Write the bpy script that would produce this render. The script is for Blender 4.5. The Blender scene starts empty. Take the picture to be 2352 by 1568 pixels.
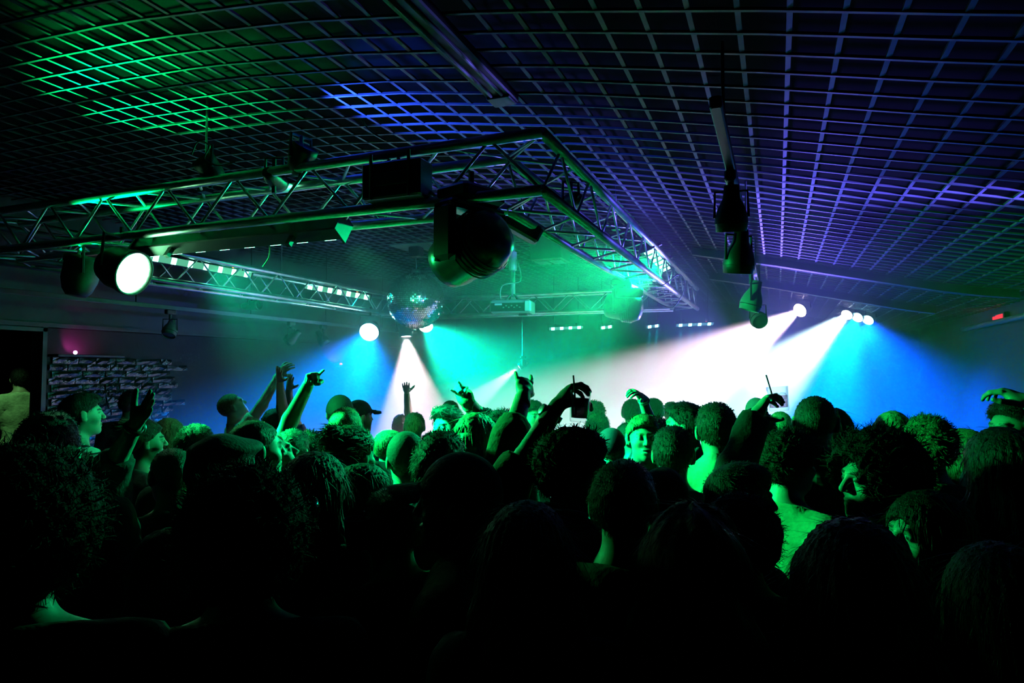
import bpy, bmesh, math, random
import numpy as np
from mathutils import Vector, Matrix

random.seed(7)
rng = np.random.default_rng(7)
scene = bpy.context.scene
COL = scene.collection

# ------------------------------------------------------------------ camera, world, exposure
FPX, CX, CY = 1500.0, 1176.0, 784.0          # focal length and centre in pixels of the 2352x1568 frame
CAM_H = 1.97
TH = math.atan(609 / FPX)                    # camera turned left of the room's long axis
PITCH = math.atan(66 / FPX)
CAM = Vector((0, 0, CAM_H))
FWD = Vector((-math.sin(TH) * math.cos(PITCH), math.cos(TH) * math.cos(PITCH), math.sin(PITCH)))
RGT = Vector((math.cos(TH), math.sin(TH), 0))
UPV = RGT.cross(FWD)
cam_data = bpy.data.cameras.new('camera')
cam_data.sensor_width = 36.0
cam_data.lens = 36.0 * FPX / 2352.0
cam_data.clip_start = 0.05
cam_ob = bpy.data.objects.new('camera', cam_data)
cam_ob.matrix_world = Matrix(((RGT.x, UPV.x, -FWD.x, CAM.x), (RGT.y, UPV.y, -FWD.y, CAM.y), (RGT.z, UPV.z, -FWD.z, CAM.z), (0, 0, 0, 1)))
COL.objects.link(cam_ob)
scene.camera = cam_ob

world = bpy.data.worlds.new('club_dark')
scene.world = world
world.use_nodes = True
world.node_tree.nodes['Background'].inputs[0].default_value = (0, 0, 0, 1)
world.node_tree.nodes['Background'].inputs[1].default_value = 0.0

scene.view_settings.view_transform = 'Standard'
scene.view_settings.look = 'None'
scene.view_settings.exposure = 0.0
scene.view_settings.gamma = 1.0
scene.view_settings.use_curve_mapping = False
cy = scene.cycles
cy.use_denoising = True
cy.max_bounces = 6
cy.diffuse_bounces = 0
cy.glossy_bounces = 3
cy.transmission_bounces = 12
cy.transparent_max_bounces = 14
cy.volume_bounces = 0
cy.caustics_reflective = False
cy.caustics_refractive = False
cy.sample_clamp_indirect = 4.0
cy.use_adaptive_sampling = True
cy.adaptive_threshold = .03

HAZE_DENSITY = 0.09


def ray(px, py):
    return FWD + RGT * ((px - CX) / FPX) + UPV * (-(py - CY) / FPX)


def P(px, py, d):
    """point seen at pixel px, py at depth d (metres along the view axis)"""
    return CAM + ray(px, py) * d


# ------------------------------------------------------------------ materials
MATS = {}


def nodes_of(name):
    m = bpy.data.materials.new(name)
    m.use_nodes = True
    nt = m.node_tree
    return m, nt, nt.nodes['Principled BSDF'], nt.links


def mat(name, col=(.5, .5, .5), rough=.5, metal=0.0, noise=0.0, nscale=20.0, bump=0.0, bscale=60.0, stretch=None, spec=.5, sheen=0.0):
    if name in MATS:
        return MATS[name]
    m, nt, b, L = nodes_of(name)
    b.inputs['Base Color'].default_value = (*col, 1)
    b.inputs['Roughness'].default_value = rough
    b.inputs['Metallic'].default_value = metal
    b.inputs['Specular IOR Level'].default_value = spec
    if sheen:
        b.inputs['Sheen Weight'].default_value = sheen
    if noise or bump:
        tc = nt.nodes.new('ShaderNodeTexCoord')
        mp = nt.nodes.new('ShaderNodeMapping')
        L.new(tc.outputs['Object'], mp.inputs[0])
        if stretch:
            mp.inputs['Scale'].default_value = stretch
    if noise:
        n = nt.nodes.new('ShaderNodeTexNoise')
        n.inputs['Scale'].default_value = nscale
        n.inputs['Detail'].default_value = 4
        L.new(mp.outputs[0], n.inputs['Vector'])
        r = nt.nodes.new('ShaderNodeValToRGB')
        r.color_ramp.elements[0].color = (*[max(0, c * (1 - noise)) for c in col], 1)
        r.color_ramp.elements[1].color = (*[min(1, c * (1 + noise)) for c in col], 1)
        r.color_ramp.elements[0].position = .3
        r.color_ramp.elements[1].position = .7
        L.new(n.outputs['Fac'], r.inputs[0])
        L.new(r.outputs[0], b.inputs['Base Color'])
    if bump:
        n2 = nt.nodes.new('ShaderNodeTexNoise')
        n2.inputs['Scale'].default_value = bscale
        n2.inputs['Detail'].default_value = 3
        L.new(mp.outputs[0], n2.inputs['Vector'])
        bp = nt.nodes.new('ShaderNodeBump')
        bp.inputs['Strength'].default_value = bump
        bp.inputs['Distance'].default_value = .01
        L.new(n2.outputs['Fac'], bp.inputs['Height'])
        L.new(bp.outputs[0], b.inputs['Normal'])
    MATS[name] = m
    return m


def emit(name, col, strength, sampled=False):
    if name in MATS:
        return MATS[name]
    m = bpy.data.materials.new(name)
    m.use_nodes = True
    nt = m.node_tree
    nt.nodes.clear()
    e = nt.nodes.new('ShaderNodeEmission')
    e.inputs[0].default_value = (*col, 1)
    e.inputs[1].default_value = strength
    o = nt.nodes.new('ShaderNodeOutputMaterial')
    nt.links.new(e.outputs[0], o.inputs[0])
    if not sampled:
        m.cycles.emission_sampling = 'NONE'
    MATS[name] = m
    return m


def glass(name, col=(1, 1, 1), rough=0.0, ior=1.45):
    if name in MATS:
        return MATS[name]
    m, nt, b, L = nodes_of(name)
    b.inputs['Base Color'].default_value = (*col, 1)
    b.inputs['Roughness'].default_value = rough
    b.inputs['IOR'].default_value = ior
    b.inputs['Transmission Weight'].default_value = 1.0
    MATS[name] = m
    return m


def thin_glass(name, tint, body=0.0):
    """clear walls: tinted see-through with a bright glancing sheen"""
    if name in MATS:
        return MATS[name]
    m = bpy.data.materials.new(name)
    m.use_nodes = True
    nt = m.node_tree
    nt.nodes.clear()
    t = nt.nodes.new('ShaderNodeBsdfTransparent')
    t.inputs[0].default_value = (*tint, 1)
    g = nt.nodes.new('ShaderNodeBsdfGlossy')
    g.inputs['Roughness'].default_value = .05
    lw = nt.nodes.new('ShaderNodeLayerWeight')
    lw.inputs[0].default_value = .5
    mx = nt.nodes.new('ShaderNodeMixShader')
    pw_ = nt.nodes.new('ShaderNodeMath'); pw_.operation = 'POWER'; pw_.inputs[1].default_value = 2.5
    ml_ = nt.nodes.new('ShaderNodeMath'); ml_.operation = 'MULTIPLY'; ml_.inputs[1].default_value = .55
    nt.links.new(lw.outputs['Facing'], pw_.inputs[0])
    nt.links.new(pw_.outputs[0], ml_.inputs[0])
    nt.links.new(ml_.outputs[0], mx.inputs[0])
    nt.links.new(t.outputs[0], mx.inputs[1])
    nt.links.new(g.outputs[0], mx.inputs[2])
    o = nt.nodes.new('ShaderNodeOutputMaterial')
    nt.links.new(mx.outputs[0], o.inputs[0])
    MATS[name] = m
    return m


def attr_mat(name, rough=.5, bump=.15):
    if name in MATS:
        return MATS[name]
    m, nt, b, L = nodes_of(name)
    a = nt.nodes.new('ShaderNodeAttribute')
    a.attribute_name = 'col'
    L.new(a.outputs['Color'], b.inputs['Base Color'])
    b.inputs['Roughness'].default_value = rough
    b.inputs['Subsurface Weight'].default_value = 0.0
    MATS[name] = m
    return m


def pattern_mat(name, kind, a, b_, size):
    """striped or checked woven cloth, laid out in the shirt's own coordinates"""
    if name in MATS:
        return MATS[name]
    m, nt, b, L = nodes_of(name)
    b.inputs['Roughness'].default_value = .85
    tc = nt.nodes.new('ShaderNodeTexCoord')
    sp = nt.nodes.new('ShaderNodeSeparateXYZ')
    L.new(tc.outputs['Object'], sp.inputs[0])

    def band(sock, frac):
        d = nt.nodes.new('ShaderNodeMath'); d.operation = 'DIVIDE'; d.inputs[1].default_value = size
        L.new(sock, d.inputs[0])
        f = nt.nodes.new('ShaderNodeMath'); f.operation = 'FRACT'
        L.new(d.outputs[0], f.inputs[0])
        g = nt.nodes.new('ShaderNodeMath'); g.operation = 'LESS_THAN'; g.inputs[1].default_value = frac
        L.new(f.outputs[0], g.inputs[0])
        return g.outputs[0]
    mix = nt.nodes.new('ShaderNodeMix'); mix.data_type = 'RGBA'
    mix.inputs['A'].default_value = (*a, 1)
    mix.inputs['B'].default_value = (*b_, 1)
    if kind == 'stripe':
        L.new(band(sp.outputs[2], .25), mix.inputs['Factor'])
    else:
        u = band(sp.outputs[0], .5)
        v = band(sp.outputs[2], .5)
        ad = nt.nodes.new('ShaderNodeMath'); ad.operation = 'ADD'
        L.new(u, ad.inputs[0]); L.new(v, ad.inputs[1])
        h = nt.nodes.new('ShaderNodeMath'); h.operation = 'MULTIPLY'; h.inputs[1].default_value = .5
        L.new(ad.outputs[0], h.inputs[0])
        L.new(h.outputs[0], mix.inputs['Factor'])
    L.new(mix.outputs['Result'], b.inputs['Base Color'])
    MATS[name] = m
    return m


M_BLACK = mat('black_powder_coat', (.012, .012, .013), .45, bump=.1, bscale=300)
M_BLACKP = mat('black_plastic', (.01, .01, .011), .3)
M_ALU = mat('aluminium_tube', (.62, .62, .64), .32, 1.0, noise=.25, nscale=8)
M_ALUD = mat('aluminium_rod', (.5, .5, .52), .4, 1.0)
M_STEEL = mat('steel', (.4, .4, .42), .35, 1.0)
M_CABLE = mat('rubber_cable', (.02, .02, .02), .6)
M_GREY = mat('grey_plastic', (.35, .35, .36), .45)
M_WHITEP = mat('white_plastic', (.75, .75, .75), .4)

# ------------------------------------------------------------------ object helpers


def link(name, data, parent=None, material=None, label=None, cat=None, group=None, kind=None, smooth=False):
    o = bpy.data.objects.new(name, data)
    COL.objects.link(o)
    if parent is not None:
        o.parent = parent
    if material is not None and data is not None and len(data.materials) == 0:
        data.materials.append(material)
    tag(o, label, cat, group, kind)
    return o


def tag(o, label=None, cat=None, group=None, kind=None):
    if label: o['label'] = label
    if cat: o['category'] = cat
    if group: o['group'] = group
    if kind: o['kind'] = kind
    return o


def empty(name, loc, label=None, cat=None, group=None, rot=None):
    o = link(name, None, None, None, label, cat, group)
    o.location = loc
    o.empty_display_size = .1
    if rot is not None:
        o.rotation_mode = 'QUATERNION'
        o.rotation_quaternion = rot
    return o


def np_mesh(name, V, Fq, smooth=True):
    me = bpy.data.meshes.new(name)
    V = np.asarray(V, np.float32)
    Fq = np.asarray(Fq, np.int32)
    n, k = Fq.shape
    me.vertices.add(len(V))
    me.vertices.foreach_set('co', V.ravel())
    me.loops.add(n * k)
    me.loops.foreach_set('vertex_index', Fq.ravel())
    me.polygons.add(n)
    me.polygons.foreach_set('loop_start', np.arange(0, n * k, k, dtype=np.int32))
    me.polygons.foreach_set('loop_total', np.full(n, k, np.int32))
    if smooth:
        me.polygons.foreach_set('use_smooth', np.ones(n, bool))
    me.update(calc_edges=True)
    me.validate()
    return me


class MB:
    """collects shapes for ONE mesh"""

    def __init__(self):
        self.v, self.f = [], []

    def box(self, c, h, R=None):
        n = len(self.v)
        c = Vector(c)
        for sx in (-1, 1):
            for sy in (-1, 1):
                for sz in (-1, 1):
                    p = Vector((sx * h[0], sy * h[1], sz * h[2]))
                    if R is not None: p = R @ p
                    self.v.append(tuple(c + p))
        for f in ((0, 1, 3, 2), (4, 6, 7, 5), (0, 4, 5, 1), (2, 3, 7, 6), (0, 2, 6, 4), (1, 5, 7, 3)):
            self.f.append(tuple(n + i for i in f))
        return self

    def bevbox(self, c, h, b=.01, R=None):
        """box with its vertical and horizontal edges chamfered"""
        c = Vector(c)
        rings = []
        for z, ins in ((-h[2], b), (-h[2] + b, 0), (h[2] - b, 0), (h[2], b)):
            x, y = h[0] - ins, h[1] - ins
            rings.append([(-x + b, -y, z), (x - b, -y, z), (x, -y + b, z), (x, y - b, z), (x - b, y, z), (-x + b, y, z), (-x, y - b, z), (-x, -y + b, z)])
        n = len(self.v)
        for r in rings:
            for p in r:
                p = Vector(p)
                if R is not None: p = R @ p
                self.v.append(tuple(c + p))
        for i in range(3):
            for j in range(8):
                k = (j + 1) % 8
                self.f.append((n + i * 8 + j, n + i * 8 + k, n + i * 8 + 8 + k, n + i * 8 + 8 + j))
        self.f.append(tuple(n + j for j in reversed(range(8))))
        self.f.append(tuple(n + 24 + j for j in range(8)))
        return self

    def tube(self, pts, r, seg=8, caps=True):
        pts = [Vector(p) for p in pts]
        rr = r if isinstance(r, (list, tuple)) else [r] * len(pts)
        n = len(self.v)
        prev = None
        for i, p in enumerate(pts):
            a = pts[max(i - 1, 0)]
            b = pts[min(i + 1, len(pts) - 1)]
            t = (b - a).normalized()
            if prev is None:
                u = t.orthogonal().normalized()
            else:
                u = (prev - t * prev.dot(t)).normalized()
            prev = u
            w = t.cross(u)
            for j in range(seg):
                an = 2 * math.pi * j / seg
                self.v.append(tuple(p + (u * math.cos(an) + w * math.sin(an)) * rr[i]))
        for i in range(len(pts) - 1):
            for j in range(seg):
                k = (j + 1) % seg
                self.f.append((n + i * seg + j, n + i * seg + k, n + (i + 1) * seg + k, n + (i + 1) * seg + j))
        if caps:
            self.f.append(tuple(n + j for j in reversed(range(seg))))
            m = n + (len(pts) - 1) * seg
            self.f.append(tuple(m + j for j in range(seg)))
        return self

    def lathe(self, prof, seg=24, M=None, close=False):
        """prof: (radius, z) pairs turned about z"""
        n = len(self.v)
        for r, z in prof:
            for j in range(seg):
                an = 2 * math.pi * j / seg
                p = Vector((r * math.cos(an), r * math.sin(an), z))
                self.v.append(tuple(M @ p if M is not None else p))
        for i in range(len(prof) - 1):
            for j in range(seg):
                k = (j + 1) % seg
                self.f.append((n + i * seg + j, n + i * seg + k, n + (i + 1) * seg + k, n + (i + 1) * seg + j))
        if close:
            self.f.append(tuple(n + j for j in reversed(range(seg))))
            m = n + (len(prof) - 1) * seg
            self.f.append(tuple(m + j for j in range(seg)))
        return self

    def quad(self, a, b, c, d):
        n = len(self.v)
        self.v += [tuple(a), tuple(b), tuple(c), tuple(d)]
        self.f.append((n, n + 1, n + 2, n + 3))
        return self

    def prism(self, poly, axis_vec, M=None):
        """polygon (3D points) extruded along axis_vec"""
        n = len(self.v)
        k = len(poly)
        ax = Vector(axis_vec)
        for p in poly: self.v.append(tuple(Vector(p)))
        for p in poly: self.v.append(tuple(Vector(p) + ax))
        self.f.append(tuple(n + i for i in reversed(range(k))))
        self.f.append(tuple(n + k + i for i in range(k)))
        for i in range(k):
            j = (i + 1) % k
            self.f.append((n + i, n + j, n + k + j, n + k + i))
        return self

    def mesh(self, name, smooth=False):
        me = bpy.data.meshes.new(name)
        me.from_pydata(self.v, [], self.f)
        bm = bmesh.new()
        bm.from_mesh(me)
        bmesh.ops.recalc_face_normals(bm, faces=bm.faces)
        bm.to_mesh(me)
        bm.free()
        if smooth:
            me.polygons.foreach_set('use_smooth', np.ones(len(me.polygons), bool))
        me.update()
        return me

    def build(self, name, material, parent=None, smooth=False, **kw):
        me = self.mesh(name, smooth)
        me.materials.append(material)
        return link(name, me, parent, None, **kw)


def frame_q(z, hint=(0, 0, 1)):
    """rotation whose local +z is the given direction"""
    z = Vector(z).normalized()
    h = Vector(hint)
    if abs(z.dot(h.normalized())) > .98: h = Vector((0, 1, 0))
    x = h.cross(z).normalized()
    y = z.cross(x)
    return Matrix(((x.x, y.x, z.x), (x.y, y.y, z.y), (x.z, y.z, z.z))).to_quaternion()


def spot(name, parent, loc, target, watts, col, angle, blend=.3, radius=.05):
    """light of a lamp; loc and target in world coordinates, parent may be the lamp"""
    l = bpy.data.lights.new(name, 'SPOT')
    l.energy = watts
    l.color = col
    l.spot_size = math.radians(angle)
    l.spot_blend = blend
    l.shadow_soft_size = radius
    o = bpy.data.objects.new(name, l)
    COL.objects.link(o)
    loc, target = Vector(loc), Vector(target)
    q = (loc - target).to_track_quat('Z', 'Y')
    M = Matrix.Translation(loc) @ q.to_matrix().to_4x4()
    if parent is not None:
        o.parent = parent
        Mp = Matrix.LocRotScale(parent.location, parent.rotation_quaternion if parent.rotation_mode == 'QUATERNION' else parent.rotation_euler, parent.scale)
        o.matrix_parent_inverse = Mp.inverted()
    o.matrix_basis = M
    return o

# ------------------------------------------------------------------ the room
S_GRID = .142
_hx = [-9.9, -5.0, -3.4, -2.5, -1.7, -.85, 0, .45, .9, 1.3, 1.7, 2.4]
_hz = [1.54, 1.53, 1.50, 1.45, 1.36, 1.22, 1.045, .94, .84, .75, .68, .62]


def ceil_z(x):
    return CAM_H + float(np.interp(x, _hx, _hz))


XL, XR, YB, YF = -6.4, 2.2, 12.6, -2.4
M_FLOOR = mat('worn_dark_floor', (.03, .03, .032), .4, noise=.4, nscale=3)
M_WALL = mat('dark_painted_wall', (.035, .036, .04), .75, noise=.25, nscale=3, bump=.2, bscale=25)
M_CEIL = mat('matt_black_ceiling', (.002, .002, .0022), .95, spec=.1)
M_SOFF = mat('dark_soffit_paint', (.10, .105, .11), .55, noise=.2, nscale=4)

MB().box((-3.5, 5, -.05), (6.6, 8, .05)).build('floor', M_FLOOR, kind='structure')
mb = MB()
xs = [-10.0, -7.5, -5.0, -4.2, -3.4, -2.9, -2.5, -2.1, -1.7, -1.3, -.85, -.4, 0, .22, .45, .68, .9, 1.1, 1.3, 1.5, 1.7, 2.0, 2.3]
for a, b in zip(xs[:-1], xs[1:]):
    za, zb = ceil_z(a) + .22, ceil_z(b) + .22
    mb.quad((a, YF, za), (a, YB + .2, za), (b, YB + .2, zb), (b, YF, zb))
    mb.quad((a, YF, za + .05), (b, YF, zb + .05), (b, YB + .2, zb + .05), (a, YB + .2, za + .05))
ceiling = mb.build('ceiling', M_CEIL, kind='structure')

M_BAR = mat('white_grid_bar', (.2, .2, .215), .5, noise=.15, nscale=9)
W_D, W_C = .0082, .0062
nx0 = int(math.floor((XL + .05) / S_GRID)) + 1
long_me = None
for i in range(nx0, int(2.15 / S_GRID)):
    x = i * S_GRID + .05
    z = ceil_z(x)
    if long_me is None:
        long_me = MB().box((0, 0, 0), (W_D, 5.95, .005)).mesh('grid_bar')
        long_me.materials.append(M_BAR)
    o = link('grid_bar', long_me, ceiling)
    o.location = (x, 6.55, z)
cross_me = None
xs2 = np.concatenate([np.linspace(XL + .05, -2.6, 9), np.linspace(-2.4, 2.1, 20)])
for j in range(int(.7 / S_GRID), int(12.4 / S_GRID)):
    y = j * S_GRID
    if cross_me is None:
        m_ = MB()
        n = 0
        for x in xs2:
            z = ceil_z(x) - .004
            m_.v += [(x, -W_C, z - .005), (x, W_C, z - .005), (x, W_C, z + .005), (x, -W_C, z + .005)]
        for k in range(len(xs2) - 1):
            for q in range(4):
                r = (q + 1) % 4
                m_.f.append((k * 4 + q, k * 4 + r, k * 4 + 4 + r, k * 4 + 4 + q))
        cross_me = m_.mesh('grid_bar')
        cross_me.materials.append(M_BAR)
    o = link('grid_bar', cross_me, ceiling)
    o.location = (0, y, 0)

# walls
MB().box((-3.5, YB + .1, 1.9), (6.6, .1, 1.95)).build('wall_back', M_WALL, kind='structure')
MB().box((-3.5, YF - .1, 1.9), (6.6, .1, 1.95)).build('wall_front', M_WALL, kind='structure')
MB().box((XR + .1, 5, 1.6), (.1, 7.6, 1.6)).build('wall_right', M_WALL, kind='structure')
# left side: soffit above an open recess, then a closed wall
OPEN_Y = 4.05
wl = MB()
wl.box((XL - .1, (OPEN_Y + YB) / 2, 1.2), (.1, (YB - OPEN_Y) / 2, 1.2))
wall_left = wl.build('wall_left', M_WALL, kind='structure')
MB().box((-9.95, 5, 1.9), (.1, 7.6, 1.95)).build('wall_recess', M_WALL, kind='structure')
MB().box((XL - .25, 5.1, 2.97), (.25, 7.45, .6)).build('soffit_left', M_SOFF, kind='structure')
MB().box((XL + .012, 5.1, 2.395), (.03, 7.4, .02)).build('trim_1', mat('dark_trim', (.06, .06, .065), .5), kind='structure')
MB().box((-8.2, 1.8, .12), (1.6, 3.2, .12)).build('floor_recess_platform', M_FLOOR, kind='structure')
# frame of the opening
fr = MB()
fr.box((XL + .01, OPEN_Y - .02, 1.2), (.02, .02, 1.18))
fr.box((XL + .01, 2.0, 2.35), (.02, 2.05, .018))
fr.build('trim_2', mat('grey_door_trim', (.16, .17, .17), .5), kind='structure')

# rough stone cladding on the wall beside the opening
M_STONE = mat('split_stone', (.05, .05, .045), .25, noise=.6, nscale=14, bump=.9, bscale=35, spec=.8)
M_STONE2 = mat('split_stone_dark', (.03, .03, .027), .22, noise=.6, nscale=14, bump=.9, bscale=35, spec=.8)


def stone_mesh(w, h, t, seed):
    r = random.Random(seed)
    nx_, nz_ = 4, 2
    V, F = [], []
    for i in range(nx_ + 1):
        for k in range(nz_ + 1):
            edge = i in (0, nx_) or k in (0, nz_)
            V.append((t * (.35 + .5 * r.random()) if edge else t * (.7 + .5 * r.random()), (i / nx_ - .5) * w + (0 if edge else r.uniform(-.01, .01)), (k / nz_ - .5) * h + (r.uniform(-.004, .004) if edge else r.uniform(-.01, .01))))
    n = len(V)
    for i in range(nx_ + 1):
        for k in range(nz_ + 1):
            x, y, z = V[i * (nz_ + 1) + k]
            V.append((0, y, z))
    def id_(i, k): return i * (nz_ + 1) + k
    for i in range(nx_):
        for k in range(nz_):
            F.append((id_(i, k), id_(i + 1, k), id_(i + 1, k + 1), id_(i, k + 1)))
    ring = [id_(i, 0) for i in range(nx_ + 1)] + [id_(nx_, k) for k in range(1, nz_ + 1)] + [id_(i, nz_) for i in range(nx_ - 1, -1, -1)] + [id_(0, k) for k in range(nz_ - 1, 0, -1)]
    for a, b in zip(ring, ring[1:] + ring[:1]):
        F.append((a, n + a, n + b, b))
    me = bpy.data.meshes.new('stone')
    me.from_pydata(V, [], F)
    me.materials.append(M_STONE if seed % 3 else M_STONE2)
    me.update()
    return me


STONES = [stone_mesh(w, .058, .035, s) for s, w in enumerate((.13, .17, .2, .24, .29, .15, .22, .26))]
STONE_W = (.13, .17, .2, .24, .29, .15, .22, .26)
r_ = random.Random(3)
z = 1.24
row = 0
while z < 2.08:
    y = OPEN_Y + .06 - (row % 2) * .03
    while y < OPEN_Y + 1.35:
        s = r_.randrange(8)
        o = link('stone', STONES[s], wall_left)
        o.location = (XL + .002, y + STONE_W[s] / 2, z + .03)
        o.rotation_euler = (r_.uniform(-.02, .02), 0, r_.uniform(-.04, .04))
        y += STONE_W[s] + .012
    z += .066
    row += 1

# bar counter clad in the same stone, lit violet from under its top
bar = empty('bar_counter', (-5.1, 2.55, 0), 'bar counter clad in rough stone, lit violet, at the left edge', 'bar counter')
MB().box((-.25, -1.0, .78), (.22, 1.25, .78)).build('counter_body', M_BLACK, bar)
MB().bevbox((-.22, -1.0, 1.60), (.3, 1.3, .025), .008).build('counter_top', mat('black_laminate', (.02, .02, .022), .35), bar)
z = 1.25
while z < 1.52:
    y = -.55
    while y < .2:
        s = r_.randrange(8)
        o = link('stone', STONES[s], bar)
        o.location = (-.03, y + STONE_W[s] / 2, z + .03)
        y += STONE_W[s] + .012
    z += .066

# ceiling beams across the low right-hand side
M_BEAM = mat('blue_grey_beam', (.12, .12, .14), .6, noise=.2, nscale=5)


def ceiling_beam(yc, x0, x1, drop, hw, label):
    n = 10
    m_ = MB()
    V = []
    for k in range(n + 1):
        x = x0 + (x1 - x0) * k / n
        zt, zb = ceil_z(x) - .01, ceil_z(x) - drop
        m_.v += [(x, yc - hw, zb), (x, yc + hw, zb), (x, yc + hw, zt), (x, yc - hw, zt)]
    for k in range(n):
        for q in range(4):
            r = (q + 1) % 4
            m_.f.append((k * 4 + q, k * 4 + r, k * 4 + 4 + r, k * 4 + 4 + q))
    m_.f += [(3, 2, 1, 0), tuple(n * 4 + q for q in range(4))]
    return m_.build('ceiling_beam', M_BEAM, kind='structure')


ceiling_beam(6.55, -.75, 1.85, .075, .05, '')
ceiling_beam(8.3, -.75, 1.6, .085, .06, '')

# ------------------------------------------------------------------ box trusses
TZ0, TZ1 = CAM_H + .77, CAM_H + 1.02
TXO, TXI = -.92, -1.19          # outer and inner chord of the right-hand truss
TYO, TYI = 2.61, 2.88           # outer and inner chord of the front truss
TXL0, TXL1 = -4.85, -5.12       # left truss
TYB0, TYB1 = 8.2, 8.47          # back truss
CH_R = .025
tube_meshes = {}


def tube_mesh(vec, r, seg):
    key = (round(vec[0], 4), round(vec[1], 4), round(vec[2], 4), r)
    if key not in tube_meshes:
        me = MB().tube([(0, 0, 0), vec], r, seg).mesh('tube', True)
        me.materials.append(M_ALU if r > .02 else M_ALUD)
        tube_meshes[key] = me
    return tube_meshes[key]


def truss(axis, a0, a1, c0, c1, label, ends=(0, 0)):
    """box truss along axis 0 (x) or 1 (y) from a0 to a1, across c0..c1; ends lengthen the c1 chords for mitred corners"""
    org = (a0, c0, TZ0) if axis == 0 else (c0, a0, TZ0)
    t = empty('truss', org, label, 'truss', 'aluminium box trusses over the dance floor')
    Lx = a1 - a0
    def V3(a, c, z_): return (a, c, z_) if axis == 0 else (c, a, z_)
    w, h = c1 - c0, TZ1 - TZ0
    for c in (0, w):
        s, e = (0, Lx) if c == 0 else (ends[0], Lx + ends[1])
        for zz in (0, h):
            o = link('chord', tube_mesh(V3(e - s, 0, 0), CH_R, 14), t)
            o.location = V3(s, c, zz)
    n = max(2, int(round(abs(Lx) / .25)))
    st = Lx / n
    e0, e1 = max(0, ends[0] / st if st else 0), 0
    for k in range(n):
        up = k % 2 == 0
        for c in (0, w):
            if c == w and (k * st / Lx * abs(Lx) < abs(ends[0]) * .9 or abs(Lx) - abs((k + 1) * st) < abs(ends[1]) * .9):
                continue
            o = link('brace', tube_mesh(V3(st, 0, h if up else -h), .008, 6), t)
            o.location = V3(k * st, c, 0 if up else h)
        for zz in (0, h):
            o = link('brace', tube_mesh(V3(st, w if up else -w, 0), .008, 6), t)
            o.location = V3(k * st, 0 if up else w, zz)
    return t


truss(0, TXO, TXL1, TYO, TYI, 'box truss running across the front, from the near corner to the left edge', (-.27, .27))
truss(1, TYO, TYB1, TXO, TXI, 'blue-lit box truss running from the near corner away along the right', (.27, -.27))
truss(1, TYO, TYB1, TXL1, TXL0, 'green-lit box truss along the left that carries the LED bars', (.27, -.27))
truss(0, TXO - .3, TXL0 + .02, TYB0, TYB1, 'far box truss behind the mirror ball and the projector', (0, 0))

# hanging rods of the trusses
for (x, y, lab) in ((-1.06, 4.6, 'steel rod holding the near half of the right truss'), (-1.06, 7.2, 'steel rod holding the far half of the right truss'), (-3.0, 2.75, 'steel rod holding the front truss'), (-4.98, 5.6, 'steel rod holding the left truss'), (-2.6, 8.33, 'steel rod holding the back truss beside the projector'), (-4.4, 8.33, 'steel rod holding the back truss behind the mirror ball')):
    e_ = empty('hanging_rod', (x, y, TZ1), lab, 'rod', 'steel rods holding the trusses')
    MB().tube([(0, 0, 0), (0, 0, ceil_z(x) - TZ1 + .1)], .006, 6).build('rod', M_STEEL, e_)
    MB().box((0, 0, .0), (.03, .03, .012)).build('clamp', M_BLACK, e_)

rd = empty('added_downlight', (-7.3, 3.8, 3.0), 'added dim downlight hanging in the recess at far left', 'lamp')  # lamp added to brighten the person in the dark recess
MB().lathe([(.02, .12), (.05, .1), (.08, 0), (.075, 0), (.045, .09)], 18).build('shade', M_BLACK, rd, True)
MB().tube([(0, 0, .1), (0, 0, .5)], .006, 6).build('stem', M_BLACK, rd)

# ------------------------------------------------------------------ lamps and rigging
GREEN, CYAN, BLUE, VIOLET, WHITE = (.0, 1, .17), (.0, .62, 1), (.0, .10, 1), (.13, .08, 1), (1, .95, 1)


def cdir(r, u, f):
    """direction given as right, up, forward of the viewer"""
    return (RGT * r + Vector((0, 0, 1)) * u + Vector((-math.sin(TH), math.cos(TH), 0)) * f).normalized()


def par_can(loc, d, R, L, label, lens_mat, name='par_can', leds=0, hang=.3, group=None):
    e = empty(name, loc, label, 'stage light', group, frame_q(d))
    b = MB().lathe([(.001, -L), (R * .55, -L), (R * .8, -L * .85), (R, -L * .55), (R * 1.02, -.02), (R * 1.08, -.015), (R * 1.08, .02), (R * .98, .02), (R * .97, 0)], 28)
    b.build('can', M_BLACK, e, True)
    MB().lathe([(.001, .003), (R * .6, .004), (R * .97, 0)], 28).build('lens', lens_mat, e, True)
    led = None
    for k in range(leds):
        rr, an = (R * .82, 2 * math.pi * k / 18) if k < 18 else (R * .45, 2 * math.pi * (k - 18) / 10)
        if led is None:
            led = MB().lathe([(R * .12, .002), (R * .1, R * .07), (.001, R * .09)], 10).mesh('led', True)
            led.materials.append(lens_mat)
        o = link('led', led, e)
        o.location = (rr * math.cos(an), rr * math.sin(an), 0)
    # yoke: a bent strap from both sides of the can up to the clamp (world up)
    inv = e.rotation_quaternion.inverted()
    up = inv @ Vector((0, 0, 1))
    side = up.cross(Vector((0, 0, 1)))
    side = side.normalized() if side.length > .1 else Vector((1, 0, 0))
    mid = Vector((0, 0, -L * .4))
    top = mid + up * (R + .06)
    MB().tube([mid + side * R * 1.12, top + side * R * 1.0, top - side * R * 1.0, mid - side * R * 1.12], .009, 6).build('yoke', M_BLACK, e)
    MB().tube([top, mid + up * hang], .012, 8).build('hook_clamp', M_BLACK, e)
    return e


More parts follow.
